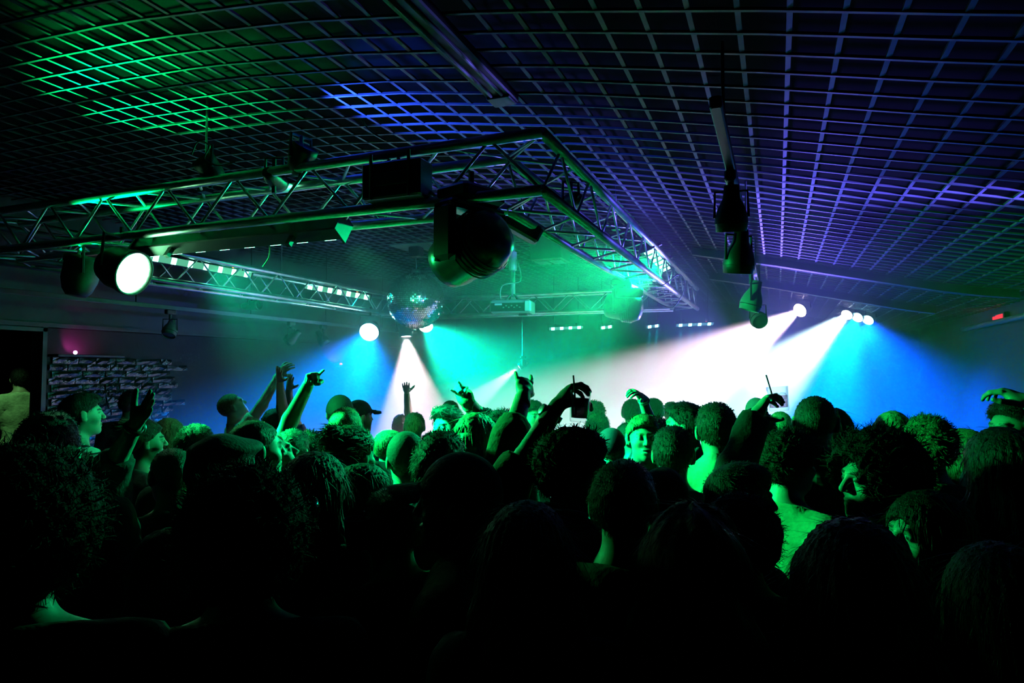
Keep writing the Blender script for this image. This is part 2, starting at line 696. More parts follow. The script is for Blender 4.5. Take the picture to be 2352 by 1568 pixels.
def led_bar(p0, p1, facing, n, label, led_mat, h=.05, indicator=None, led_r=.55, name='led_bar', up=(0, 0, 1)):
    """strip light from p0 to p1 whose row of square leds looks towards facing"""
    p0, p1 = Vector(p0), Vector(p1)
    x = (p1 - p0)
    Ln = x.length
    x.normalize()
    zf = Vector(facing)
    zf = (zf - x * zf.dot(x)).normalized()
    y = zf.cross(x)
    q = Matrix(((x.x, y.x, zf.x), (x.y, y.y, zf.y), (x.z, y.z, zf.z))).to_quaternion()
    e = empty(name, (p0 + p1) / 2, label, 'LED bar', None, q)
    MB().bevbox((0, 0, -h * .5), (Ln / 2, h * .55, h * .5), .006).build('housing', M_BLACK, e)
    for s in (-1, 1):
        MB().bevbox((s * (Ln / 2 + .006), 0, -h * .5), (.007, h * .75, h * .65), .003).build('end_plate', M_BLACK, e)
        MB().box((s * Ln * .3, h * .8, -h * .6), (.014, h * .45, .012)).build('bracket', M_BLACK, e)
    MB().bevbox((0, 0, .001), (Ln / 2 - .01, h * .42, .003), .002).build('diffuser', emit(led_mat.name + '_diffuser', led_mat.node_tree.nodes['Emission'].inputs[0].default_value[:3], .5), e)
    me = MB().bevbox((0, 0, .004), (h * led_r * .8, h * led_r * .75, .006), .003).mesh('led')
    me.materials.append(led_mat)
    for k in range(n):
        o = link('led', me, e)
        o.location = ((k + .5) / n * Ln - Ln / 2, 0, 0)
    if indicator:
        MB().box((Ln * .3, h * .56, -h * .4), (.012, .003, .004)).build('indicator', indicator, e)
    return e


def moving_head(loc, d, s, label, lens_mat, hang_up=.34, side_hint=None):
    """hung moving head: base box above, yoke with two arms, barrel head along d"""
    e = empty('moving_head', loc, label, 'moving head')
    d = Vector(d).normalized()
    q = frame_q(d).to_matrix()
    M4 = q.to_4x4()
    hd = MB().lathe([(.001, -.17 * s), (.06 * s, -.168 * s), (.10 * s, -.15 * s), (.125 * s, -.10 * s), (.13 * s, -.02 * s), (.118 * s, .02 * s), (.115 * s, .11 * s), (.105 * s, .15 * s), (.095 * s, .155 * s), (.09 * s, .135 * s)], 28, M4)
    head = hd.build('head', M_BLACKP, e, True)
    MB().lathe([(.001, .14 * s), (.092 * s, .136 * s)], 24, M4).build('lens', lens_mat, head, True)
    for k in range(5):   # cooling fins
        MB().lathe([(.131 * s, (-.09 + k * .02) * s), (.136 * s, (-.086 + k * .02) * s), (.131 * s, (-.082 + k * .02) * s)], 24, M4).build('fin', M_BLACKP, head, True)
    side = d.cross(Vector((0, 0, 1)))
    side = side.normalized() if side.length > .15 else Vector((1, 0, 0))
    for sg in (-1, 1):
        a = side * sg * .145 * s
        R = Matrix(((side.x, -side.y, 0), (side.y, side.x, 0), (0, 0, 1)))
        MB().bevbox(a + Vector((0, 0, .05 * s)), (.022 * s, .062 * s, .115 * s), .02 * s, R).build('yoke_arm', M_BLACKP, e)
    MB().bevbox((0, 0, .165 * s), (.15 * s, .06 * s, .02 * s), .015 * s, R).build('yoke_bridge', M_BLACKP, e)
    MB().bevbox((0, 0, .215 * s), (.12 * s, .09 * s, .034 * s), .015 * s, R).build('base', M_BLACKP, e)
    MB().tube([(0, 0, .24 * s), (0, 0, hang_up)], .014, 8).build('hook_clamp', M_BLACK, e)
    return e


def track_spot(loc, d, R, label, body, lens, group, rail):
    e = empty('track_spot', loc, label, 'spotlight', group)
    d = Vector(d).normalized()
    M4 = frame_q(d).to_matrix().to_4x4()
    b = MB().lathe([(.001, -R * 2.1), (R * .45, -R * 2.05), (R * .55, -R * 1.2), (R * .85, -R * .6), (R * 1.0, -R * .1), (R * 1.04, R * .25), (R * .95, R * .9), (R * .88, R * .9), (R * .86, R * .7)], 22, M4)
    b.build('can', body, e, True)
    MB().lathe([(.001, R * .78), (R * .5, R * .76), (R * .87, R * .68)], 20, M4).build('lens', lens, e, True)
    MB().lathe([(R * 1.0, R * .28), (R * 1.09, R * .34), (R * 1.0, R * .4)], 22, M4).build('ring', M_BLACK, e, True)
    side = d.cross(Vector((0, 0, 1))).normalized()
    MB().tube([side * R * 1.05, side * R * 1.0 + Vector((0, 0, R * 1.7)), -side * R * 1.0 + Vector((0, 0, R * 1.7)), -side * R * 1.05], R * .09, 6).build('yoke', M_BLACK, e)
    up_ = rail - .02 - loc[2]
    MB().tube([(0, 0, R * 1.7), (0, 0, up_ - R * .3)], R * .2, 8).build('stem', M_BLACK, e)
    MB().bevbox((0, 0, up_ - R * .33), (R * .35, R * .8, R * .35), R * .1).build('adapter', M_BLACK, e)
    return e


def cable(pts, label, r=.004, m=M_CABLE):
    pts = [Vector(p) for p in pts]
    out = []
    for i in range(len(pts) - 1):
        p0, p1, p2, p3 = pts[max(i - 1, 0)], pts[i], pts[i + 1], pts[min(i + 2, len(pts) - 1)]
        for k in range(6):
            t = k / 6
            out.append(.5 * ((2 * p1) + (p2 - p0) * t + (2 * p0 - 5 * p1 + 4 * p2 - p3) * t * t + (3 * p1 - p0 - 3 * p2 + p3) * t ** 3))
    out.append(pts[-1])
    return MB().tube(out, r, 5).build('cable', m, None, True, label=label, cat='cable')


L_GREEN = emit('green_led_lens', (.25, 1, .45), 30)
L_BAR = emit('mint_led_lens', (.2, 1, .6), 14)
L_CYAN = emit('cyan_lamp_lens', (.3, .85, 1), 40)
L_WHITE = emit('white_beam_lens', (1, .95, 1), 40)
L_PINKW = emit('warm_white_lens', (1, .75, .8), 25)
L_DARK = glass('dark_lens_glass', (.05, .06, .07), .1)
L_RED = emit('red_indicator', (1, .02, .04), 3)
L_AMBER = emit('amber_indicator', (1, .25, .05), 6)

# 1 the big green can at upper left
d1 = cdir(.92, -.32, -.22)
p1_ = P(303, 626, 3.72)
g1 = par_can(p1_, d1, .122, .2, 'big round LED can glowing green under the front truss at left', L_GREEN, leds=28, hang=.24)
spot('can_light', g1, p1_ + d1 * .03, p1_ + cdir(.93, -.60, .02) * 2, 1900, GREEN, 88, .95, .1)
# a second can, dark, beside it, and one on top of the truss that throws green on the grid
p = P(192, 600, 4.05)
u0 = par_can(p, cdir(.12, .95, .1), .1, .22, 'black can hanging left of the big green one, shining up at the grid', emit('green_up_lens', GREEN, 4), hang=.24)
spot('uplight', u0, p + Vector((0, 0, .06)), P(335, 200, 3.6), 650, GREEN, 58, .7, .04)
p = P(470, 372, 3.55)
u1 = par_can(p, cdir(-.55, .8, -.3), .06, .13, 'small unlit can clamped on top of the front truss at left', L_DARK, hang=-.1)
p = P(700, 345, 3.3)
u2 = par_can(p, cdir(.45, .8, -.3), .06, .13, 'small can clamped on the front truss, throwing blue up', emit('blue_up_lens', BLUE, 4), hang=-.1)
spot('uplight', u2, p + cdir(.45, .8, -.3) * .05, P(920, 220, 3.4), 120, (.02, .08, 1), 90, .8, .03)

# 2 LED bars
zb = CAM_H
pa, pb = P(335, 588, 5.3), P(578, 632, 6.85)
b1 = led_bar(pa, pb, cdir(.75, -.25, -.6), 7, 'near LED bar on the left truss, next to the green can', L_BAR, .07, L_AMBER)
spot('bar_light', b1, (pa + pb) / 2 + cdir(.75, -.25, -.6) * .1, (pa + pb) / 2 + cdir(.8, -.62, -.1) * 3, 130, (.0, 1, .5), 95, .7, .15)
pa, pb = P(700, 656, 7.7), P(850, 684, 8.55)
b2 = led_bar(pa, pb, cdir(.75, -.25, -.6), 7, 'far LED bar on the left truss, just left of the mirror ball', L_BAR, .075, L_AMBER)
spot('bar_light', b2, (pa + pb) / 2 + cdir(.75, -.25, -.6) * .1, (pa + pb) / 2 + cdir(.8, -.7, .0) * 3, 70, (.0, .8, .7), 90, .7, .15)
pa, pb = P(1487, 573, 5.3), P(1532, 620, 6.3)
b3 = led_bar(pa, pb, cdir(-.2, -.35, -.9), 6, 'short bright LED bar on the right truss', L_BAR, .085, None, .62)
spot('bar_light', b3, (pa + pb) / 2 + cdir(-.2, -.35, -.9) * .1, P(470, 1035, 3.2), 2300, (.0, 1, .3), 58, .8, .1)
# long bar under the front truss seen from behind: it lights the people who face the camera
pa, pb = Vector((-3.46, 2.75, CAM_H + .70)), Vector((-2.03, 2.75, CAM_H + .70))
b4 = led_bar(pa, pb, cdir(.25, -.55, .8), 8, 'long black LED bar under the front truss, seen from behind', L_BAR, .085)
for fx in (.25, .75):
    q_ = pa.lerp(pb, fx) + cdir(.25, -.55, .8) * .07
    spot('bar_light', b4, q_, P(1200, 1050, 4.0), 1100, (.0, 1, .28), 44, .7, .12)

# bars at the back with their little downward beams
for px0, px1, py, n, lab in ((1260, 1340, 753, 4, 'four-lamp bar at the back, left of the wedge-shaped moving head'), (1378, 1408, 751, 2, 'two-lamp bar at the back, half hidden by the wedge-shaped moving head'),
                             (1484, 1516, 749, 2, 'two-lamp bar at the back, right of the wedge-shaped moving head'), (1552, 1640, 745, 4, 'four-lamp bar at the back, nearest the white beams')):
    d_ = 10.3
    pa, pb = P(px0, py + 2, d_), P(px1, py - 2, d_)
    col = (.0, .9, .75) if px0 < 1450 else (.0, .6, 1)
    bb = led_bar(pa, pb, cdir(0, -.6, -.75), n, lab, emit('back_led_' + ('a' if px0 < 1450 else 'b'), tuple(min(1, c + .25) for c in col), 12), .06, L_RED if px0 > 1500 else None)
    for k in range(n):
        q_ = pa.lerp(pb, (k + .5) / n) + cdir(0, -.6, -.75) * .06
        spot('beam', bb, q_, q_ + cdir(-.12, -1, -.1), 380, col, 16, .6, .02)
    for f_ in (.15, .85):
        q_ = pa.lerp(pb, f_)
        MB().tube([bb.rotation_quaternion.inverted() @ (q_ - bb.location), bb.rotation_quaternion.inverted() @ (Vector((q_.x, q_.y, ceil_z(q_.x) + .02)) - bb.location)], .006, 6).build('hanger', M_BLACK, bb)

# 3 the cyan can left of the mirror ball
dc = cdir(.05, -.38, -.92)
pc = P(848, 762, 8.5)
g3 = par_can(pc, dc, .125, .22, 'round can glaring cyan, left of the mirror ball', L_CYAN, hang=.3)
spot('can_light', g3, pc + dc * .04, pc + cdir(-.14, -.8, -.4), 3600, (.0, .17, 1), 105, .8, .1)
spot('can_beam', g3, pc + dc * .04, pc + cdir(-.18, -1, -.15), 1300, (.0, .7, 1), 36, .9, .08)
# 4 the white moving head behind the mirror ball
pm = P(932, 752, 8.9)
dm = cdir(.08, -1, -.12)
g4 = moving_head(pm, dm, .85, 'moving head behind the mirror ball, throwing a white cone down', L_WHITE, .25)
spot('cone', g4, pm + dm * .14, pm + cdir(.11, -1, -.02), 3600, (1, .82, .9), 50, .12, .04)
pm2 = P(978, 748, 9.0)
g5 = par_can(pm2, cdir(.05, -.5, -.85), .1, .2, 'white-green can peeping out below the mirror ball', emit('pale_green_lens', (.6, 1, .85), 25), hang=.3)
spot('can_light', g5, pm2 + cdir(.05, -.5, -.85) * .04, pm2 + cdir(.7, -.65, .05), 4200, (.0, 1, .68), 95, .9, .08)
# 5 the small white lamp behind the raised fist
ps = P(1201, 836, 9.1)
g6 = moving_head(ps, cdir(-.75, -.55, -.1), .45, 'small moving head behind the raised fist, white beam to the left', L_WHITE, .72)
spot('cone', g6, ps + cdir(-.75, -.55, -.1) * .08, ps + cdir(-.8, -.62, -.02), 1400, (1, .8, .82), 26, .2, .02)
# 6 the white and cyan beams from the right
pr = P(1838, 712, 9.0)
dr = cdir(-.82, -.42, -.5)
g7 = par_can(pr, dr, .1, .2, 'can with pinkish white lens at the top of the left-hand white beam', L_PINKW, hang=ceil_z(pr.x) - pr.z)
spot('beam', g7, pr + dr * .04, pr + cdir(-.86, -.45, -.45), 12000, (1, .72, .95), 30, .5, .04)
for k, px in enumerate((1946, 1970, 1994)):
    pq = P(px, 722 + k * 6, 8.8)
    g8 = par_can(pq, cdir(-.7, -.5, -.5), .075, .16, ('first', 'second', 'third')[k] + ' from the left of three cans at the top of the cyan beam', L_CYAN if k else L_WHITE, hang=ceil_z(pq.x) - pq.z, group='cans at the top of the cyan beam')
    if k == 0:
        spot('beam', g8, pq + cdir(-.7, -.5, -.5) * .04, pq + cdir(-.8, -.52, -.45), 12000, (.62, .92, 1), 30, .6, .05)
    elif k == 2:
        spot('wash', g8, pq + cdir(-.7, -.5, -.5) * .04, pq + cdir(-.12, -.8, -.3), 7000, (.0, .06, 1), 112, 1.0, .08)
    else:
        spot('wash', g8, pq + cdir(-.7, -.5, -.5) * .04, pq + cdir(-.55, -.8, -.25), 3800, (.0, .5, 1), 66, .9, .08)

# violet uplight on a stand behind the crowd, added to tint grid and truss
pu = P(1752, 912, 8.6)
ug = empty('added_uplight', (pu.x, pu.y, 0), 'added violet wash light on a stand hidden behind the crowd, under the white beams', 'stage light')
MB().tube([(0, 0, 0), (0, 0, pu.z - .12)], .018, 10).build('pole', M_BLACK, ug, True)
MB().lathe([(.001, 0), (.2, 0), (.2, .012), (.03, .03), (.001, .03)], 20).build('base', M_BLACK, ug)
Mu = Matrix.Translation((0, 0, pu.z)) @ frame_q(cdir(-.05, .3, -.95)).to_matrix().to_4x4()
MB().lathe([(.001, -.16), (.06, -.16), (.09, -.1), (.1, 0), (.092, 0)], 20, Mu).build('can', M_BLACK, ug, True)
MB().lathe([(.001, -.005), (.09, -.004)], 20, Mu).build('lens', emit('violet_lens', (.4, .2, 1), 6), ug, True)
spot('ceiling_wash', ug, pu + cdir(0, .3, -.9) * .06, P(1920, 480, 4.8), 1500, VIOLET, 28, 1.0, .06)
spot('truss_wash', ug, pu + cdir(0, .3, -.9) * .06, P(1400, 560, 4.8), 2600, (.16, .12, 1), 15, .8, .06)

# big dark moving head by the near corner of the trusses
pk = P(1082, 572, 3.0)
moving_head(pk, cdir(-.62, -.28, .55), 1.12, 'big black moving head hanging under the near truss corner', L_DARK, .36)
pw = P(1432, 705, 5.6)
w_ = moving_head(pw, cdir(-.85, .15, .4), .95, 'wedge-shaped black moving head under the right truss, green light to its left', emit('green_mover', GREEN, 10), .3)
spot('cone', w_, pw + cdir(-.85, .15, .4) * .16, pw + cdir(-.85, -.1, .5), 60, (.0, 1, .4), 80, .6, .05)
e_ = empty('effect_tube', P(1445, 672, 5.45), 'black cylinder lamp clamped to the right truss above the wedge-shaped head', 'stage light')
R3 = frame_q(RGT).to_matrix().to_4x4()
MB().lathe([(.001, -.11), (.04, -.11), (.042, -.09), (.042, .09), (.04, .11), (.001, .11)], 18, R3).build('tube', M_BLACKP, e_, True)
MB().box((0, 0, .05), (.02, .02, .04)).build('clamp', M_BLACK, e_)
# flood lamp right of the corner
e_ = empty('flood_lamp', P(1195, 520, 3.5), 'dark flood lamp hanging behind the near truss corner', 'stage light')
MB().bevbox((0, 0, 0), (.12, .05, .045), .012, Matrix.Rotation(.5, 3, 'Z') @ Matrix.Rotation(.5, 3, 'Y')).build('housing', M_BLACK, e_)
MB().tube([(0, 0, .03), (0, 0, .2)], .01, 6).build('bracket', M_BLACK, e_)
# box clipped to the front truss
bx = empty('dimmer_box', P(912, 418, 3.02), 'black dimmer box strapped to the front truss', 'box')
MB().bevbox((0, 0, 0), (.155, .06, .085), .008).build('housing', M_BLACKP, bx)
for s in (-1, 1):
    MB().tube([(s * .1, -.065, -.09), (s * .1, -.065, .12)], .008, 6).build('strap', M_CABLE, bx)
MB().bevbox((0, -.064, 0), (.1, .004, .03), .002).build('front_panel', M_BLACK, bx)

# mirror ball
MBC, MBR = P(955, 690, 7.9), .345
ball = empty('mirror_ball', MBC, 'mirror ball of small square tiles hanging over the dance floor', 'mirror ball')
V, F = [], []
nr = 46
for i in range(nr):
    t0, t1 = math.pi * (i + .09) / nr, math.pi * (i + .91) / nr
    ns = max(4, int(round(2 * nr * math.sin(math.pi * (i + .5) / nr))))
    for j in range(ns):
        f0, f1 = 2 * math.pi * (j + .09) / ns, 2 * math.pi * (j + .91) / ns
        c = np.array([math.sin((t0 + t1) / 2) * math.cos((f0 + f1) / 2), math.sin((t0 + t1) / 2) * math.sin((f0 + f1) / 2), math.cos((t0 + t1) / 2)])
        nrm = c + rng.normal(0, .05, 3)
        nrm /= np.linalg.norm(nrm)
        u = np.cross([0, 0, 1], nrm); u /= np.linalg.norm(u)
        v = np.cross(nrm, u)
        hu, hv = MBR * math.sin((t0 + t1) / 2) * (f1 - f0) / 2, MBR * (t1 - t0) / 2
        k = len(V)
        for a, b in ((-1, -1), (1, -1), (1, 1), (-1, 1)):
            V.append(c * MBR + u * hu * a + v * hv * b)
        F.append((k, k + 1, k + 2, k + 3))
tiles = link('mirror_tiles', np_mesh('mirror_tiles', V, F, False), ball, mat('mirror_glass', (.8, .84, .82), .13, .95), kind='stuff')
MB().lathe([(max(.001, (MBR - .006) * math.sin(math.pi * i / 24)), -(MBR - .006) * math.cos(math.pi * i / 24)) for i in range(25)], 40).build('core', M_BLACK, ball, True)
zt = ceil_z(MBC.x) - MBC.z
MB().lathe([(.001, MBR + .03), (.05, MBR + .03), (.06, MBR - .005), (.05, MBR - .012)], 16).build('cap', M_STEEL, ball, True)
MB().tube([(0, 0, MBR + .02), (.004, 0, MBR + .1), (-.004, 0, MBR + .16), (0, 0, zt - .12)], .009, 8).build('chain', M_STEEL, ball, True)
MB().bevbox((0, 0, zt - .08), (.07, .07, .06), .01).build('motor', M_BLACK, ball)
MB().bevbox((0, .02, zt - .006), (.27, .19, .008), .003).build('ceiling_plate', mat('white_board', (.7, .72, .7), .6), ball)

# pin spot added on the front truss to brighten the mirror ball
pn = P(640, 418, 3.5)
pnd = (MBC - pn).normalized()
g9 = par_can(pn, pnd, .045, .16, 'added slim pin spot on the front truss trained on the mirror ball', emit('pin_lens', (.2, 1, .5), 3), name='added_pin_spot', hang=-.08)
spot('pin_light', g9, pn + pnd * .04, MBC, 1500, (.05, 1, .45), 7.5, .5, .04)
pn = P(1300, 470, 3.6)  # second pin spot, added on the right truss for the mirror ball
pnd = (MBC - pn).normalized()
g9 = par_can(pn, pnd, .045, .16, 'added slim pin spot on the right truss trained on the mirror ball', emit('pin_lens', (.2, 1, .5), 3), name='added_pin_spot', hang=-.08)
spot('pin_light', g9, pn + pnd * .04, MBC, 1200, (.1, .9, .6), 7.5, .5, .04)

# projector on its pole
pj_p = P(1178, 706, 6.3)
pj = empty('projector', pj_p, 'ceiling projector hanging on a pole right of the mirror ball', 'projector', None, (Matrix.Rotation(TH + math.radians(-12), 3, 'Z')).to_quaternion())
MB().bevbox((0, 0, 0), (.195, .14, .062), .015).build('housing', M_GREY, pj)
MB().box((-.02, -.1405, -.008), (.165, .004, .04)).build('connector_panel', M_BLACK, pj)
MB().box((-.11, -.146, .018), (.035, .003, .009)).build('label_plate', M_WHITEP, pj)
for k in range(7):
    MB().box((-.06 + k * .026, -.146, -.012 + (k % 2) * .016), (.008, .003, .006)).build('socket', M_STEEL, pj)
MB().bevbox((.17, -.12, 0), (.028, .03, .05), .006).build('vent_block', M_WHITEP, pj)
MB().lathe([(.04, 0), (.045, .03), (.03, .032), (.001, .028)], 18, Matrix.Translation((.1, 0, -.05)) @ Matrix.Rotation(math.pi, 4, 'X')).build('lens', L_DARK, pj, True)
zt = ceil_z(pj_p.x) - pj_p.z
MB().tube([(0, 0, .1), (0, 0, zt)], .022, 12).build('pole', M_GREY, pj, True)
MB().lathe([(.036, 0), (.04, .02), (.04, .16), (.036, .18)], 16, Matrix.Translation((0, 0, .36)), True).build('pole_sleeve', M_WHITEP, pj, True)
for a in range(4):
    MB().tube([(.1 * math.cos(a * 1.57 + .7), .09 * math.sin(a * 1.57 + .7), .06), (0, 0, .14)], .007, 6).build('mount_arm', M_BLACK, pj)
cable([pj_p + Vector((.05, -.02, zt * .55)), pj_p + Vector((.1, -.05, .25)), pj_p + Vector((-.06, -.12, .2)), pj_p + Vector((-.08, -.1, .05)), pj_p + Vector((0, -.14, -.02))], 'loose cable looping down to the projector', .006, M_GREY)

# ceiling box with two pale panels
cb_p = P(1264, 575, 6.9)
cbx = empty('ceiling_speaker_box', cb_p, 'square ceiling box with two pale panels underneath, right of the projector pole', 'ceiling box')
zt = ceil_z(cb_p.x) - cb_p.z
MB().bevbox((0, 0, (zt - .12) / 2), (.17, .17, (zt + .12) / 2), .01).build('housing', mat('dull_olive_box', (.2, .21, .18), .7), cbx)
for s in (-1, 1):
    MB().bevbox((s * .08, 0, -.125), (.066, .1, .006), .003).build('panel', M_WHITEP, cbx)

# unlit strip luminaire in the grid
sl = empty('strip_luminaire', (-1.13, 2.1, ceil_z(-1.13) - .03), 'unlit strip luminaire in the grid above the truss corner', 'ceiling light')
MB().bevbox((0, 0, 0), (.06, .62, .02), .006).build('tray', mat('greenish_tray', (.32, .36, .26), .5), sl)
for s in (-1, 1):
    MB().tube([(s * .025, -.55, -.024), (s * .025, .5, -.024)], .008, 8).build('tube', M_WHITEP, sl, True)
MB().bevbox((0, .56, -.02), (.055, .05, .012), .004).build('end_cap', M_GREY, sl)

# right-hand lighting track with hanging spots
trx, trz = -.15, CAM_H + .76
tr = empty('lighting_track', (trx, 1.9, trz), 'lighting track hanging from the low ceiling on the right', 'lighting track')
MB().bevbox((0, 2.6, 0), (.017, 2.6, .018), .004).build('rail', M_BLACK, tr)
for y in (.3, 2.0, 3.7, 5.0):
    MB().tube([(0, y, 0), (0, y, ceil_z(trx) - trz)], .006, 6).build('hanger', M_BLACK, tr)
grp = 'spots on the right-hand track'
track_spot((trx, 2.55, trz - .19), cdir(.05, -.95, .2), .058, 'highest spot on the right-hand track', M_BLACK, L_DARK, grp, trz)
track_spot((trx - .01, 3.25, trz - .24), cdir(-.05, -1, .15), .07, 'big black spot pointing down on the right-hand track', M_BLACK, L_DARK, grp, trz)
track_spot((trx - .01, 4.85, trz - .28), cdir(-.25, -.9, .1), .072, 'grey spot catching green light on the right-hand track', M_GREY, mat('frosted_lens', (.5, .55, .5), .3), grp, trz)
track_spot((trx, 6.1, trz - .31), cdir(.0, -.5, -.85), .07, 'farthest spot on the right-hand track, its lens turned to the viewer', M_GREY, mat('frosted_lens'), grp, trz)

# blue wash can added out of view on the right wall to tint the right truss
pz = Vector((XR - .2, 3.2, CAM_H + .48))
pzd = (Vector((-.95, 4.4, TZ0 + .12)) - pz).normalized()
wz = par_can(pz, pzd, .09, .18, 'added unseen blue wash can on the right wall, trained on the right truss', emit('blue_wash_lens', (.1, .12, 1), 5), hang=ceil_z(pz.x) - pz.z)
spot('wash', wz, pz + pzd * .04, pz + pzd * 3, 1300, (.12, .1, 1), 30, .9, .06)

# left lighting track
tlx, tlz = -5.4, CAM_H + .60
tl = empty('lighting_track', (tlx, 2.0, tlz), 'lighting track running along the left soffit', 'lighting track')
MB().bevbox((0, 3.6, 0), (.017, 3.6, .02), .004).build('rail', M_GREY, tl)
for y in (.6, 2.2, 3.6, 4.9, 6.2):
    MB().tube([(0, y, 0), (0, y, ceil_z(tlx) - tlz)], .006, 6).build('hanger', M_BLACK, tl)


def track_y(px): # depth along the left track under a pixel column
    t = (px - CX) / FPX
    d_ = -tlx / (-(t * math.cos(TH) - math.sin(TH)))
    return t * d_ * math.sin(TH) + d_ * math.cos(TH)


grp = 'spots on the left-hand track'
track_spot((tlx, track_y(389), tlz - .22), cdir(.05, -.85, -.45), .065, 'pale spot with banded lens at the left end of the left track', M_GREY, mat('frosted_lens'), grp, tlz)
track_spot((tlx, track_y(668), tlz - .22), cdir(-.75, -.6, .2), .07, 'dark spot turned left on the left track', M_BLACK, L_DARK, grp, tlz)
track_spot((tlx, track_y(742), tlz - .22), cdir(.5, -.8, .1), .07, 'dark spot pointing down right on the left track, beside the cyan can', M_BLACK, L_DARK, grp, tlz)
par_can(P(592, 700, 7.1), cdir(.9, .05, -.3), .05, .2, 'slim can lying under the left truss', L_DARK, hang=.12)

# red display on the right wall, small coloured wall lamps on the left
sg = empty('red_display', (XR - .03, 8.22, CAM_H + .545), 'small red LED display on the right wall', 'display')
MB().bevbox((0, 0, 0), (.025, .19, .05), .005).build('housing', M_BLACK, sg)
for y0, w, h in ((-.13, .022, .032), (-.06, .026, .032), (-.005, .018, .032), (.045, .018, .03), (.115, .05, .022)):
    MB().box((-.027, y0, 0), (.003, w, h)).build('segment', L_RED, sg)
MB().tube([(XR - .08, 5.6, CAM_H + .5), (XR - .08, 9.5, CAM_H + .5)], .03, 10).build('conduit', mat('grey_conduit', (.3, .3, .32), .5), None, True, label='grey pipe running along the right wall under the ceiling', cat='pipe')

pl = Vector((XL + .1, OPEN_Y + .22, 2.14))
wl1 = empty('wall_lamp', pl, 'small violet-pink lamp on a ledge above the stone cladding', 'lamp')
MB().bevbox((-.02, .14, -.03), (.075, .34, .012), .004).build('ledge', M_BLACK, wl1)
MB().lathe([(.001, -.018), (.014, -.01), (.018, .004), (.012, .016), (.001, .02)], 12).build('bulb', emit('pink_bulb', (1, .3, 1), 12), wl1, True)
spot('lamp_light', wl1, pl + Vector((.02, 0, .02)), pl + Vector((-.2, .15, .18)), 2.2, (1, .05, .5), 120, .5, .01)
pl = Vector((XL + .12, 8.4, 2.05))
wl2 = empty('wall_lamp', pl, 'small red lamp on the far left wall', 'lamp')
MB().bevbox((-.05, 0, 0), (.05, .04, .03), .006).build('housing', M_BLACK, wl2)
MB().lathe([(.001, .0), (.03, .012), (.02, .03), (.001, .035)], 12).build('bulb', emit('red_bulb', (1, .05, .12), 2), wl2, True)
spot('lamp_light', wl2, pl + Vector((.03, 0, .04)), pl + Vector((-.15, .0, .3)), 2.5, (1, .03, .1), 120, .5, .01)
pl = Vector((-4.98, 2.5, 1.66))
wl3 = empty('bar_lamp', pl, 'small violet lamp at the bar counter edge', 'lamp')
MB().bevbox((0, 0, -.02), (.03, .12, .012), .004).build('housing', M_BLACK, wl3)
spot('lamp_light', wl3, pl + Vector((.04, 0, -.03)), pl + Vector((-.1, 0, -.4)), 1.5, (.15, .05, 1), 150, .5, .03)

# cables on the rig
cable([P(1490, 640, 5.6), P(1520, 655, 5.5), P(1560, 630, 5.6), P(1572, 660, 5.8), P(1545, 705, 6.0), P(1500, 690, 6.0)], 'black cable loop at the far end of the right truss')
cable([P(440, 355, 3.3), P(455, 325, 3.3), P(480, 335, 3.3), P(470, 365, 3.3), P(500, 380, 3.3), P(540, 372, 3.3)], 'tangled thin cable on top of the front truss')
cable([P(620, 565, 3.4), P(618, 590, 3.45), P(604, 612, 3.5)], 'thin cable hanging below the long bar')
cable([P(832, 275, 2.9), P(850, 300, 2.95), P(885, 322, 3.0)], 'thin cable hanging from the grid above the dimmer box')

# ------------------------------------------------------------------ haze in the room
m = bpy.data.materials.new('thin_haze')
m.use_nodes = True
nt = m.node_tree
nt.nodes.clear()
vs = nt.nodes.new('ShaderNodeVolumeScatter')
vs.inputs['Color'].default_value = (1, 1, 1, 1)
vs.inputs['Density'].default_value = HAZE_DENSITY
vs.inputs['Anisotropy'].default_value = .2
o_ = nt.nodes.new('ShaderNodeOutputMaterial')
nt.links.new(vs.outputs[0], o_.inputs['Volume'])
MB().box(((XL + XR) / 2, 8.375, 1.75), ((XR - XL) / 2 - .02, 4.175, 1.74)).build('haze', m, label='thin theatrical haze hanging over the dance floor', cat='haze', kind='stuff')

spot('downlight', rd, (-7.3, 3.8, 2.98), (-7.6, 4.4, 1.0), 40, (.25, 1, .3), 60, .6, .05)  # green light of the added recess lamp

# ------------------------------------------------------------------ figures: signed distance fields turned into meshes
f32 = np.float32


def smin(a, b, k):
    if k <= 0: return np.minimum(a, b)
    h = np.clip(.5 + .5 * (b - a) / k, 0, 1)
    return b * (1 - h) + a * h - k * h * (1 - h)


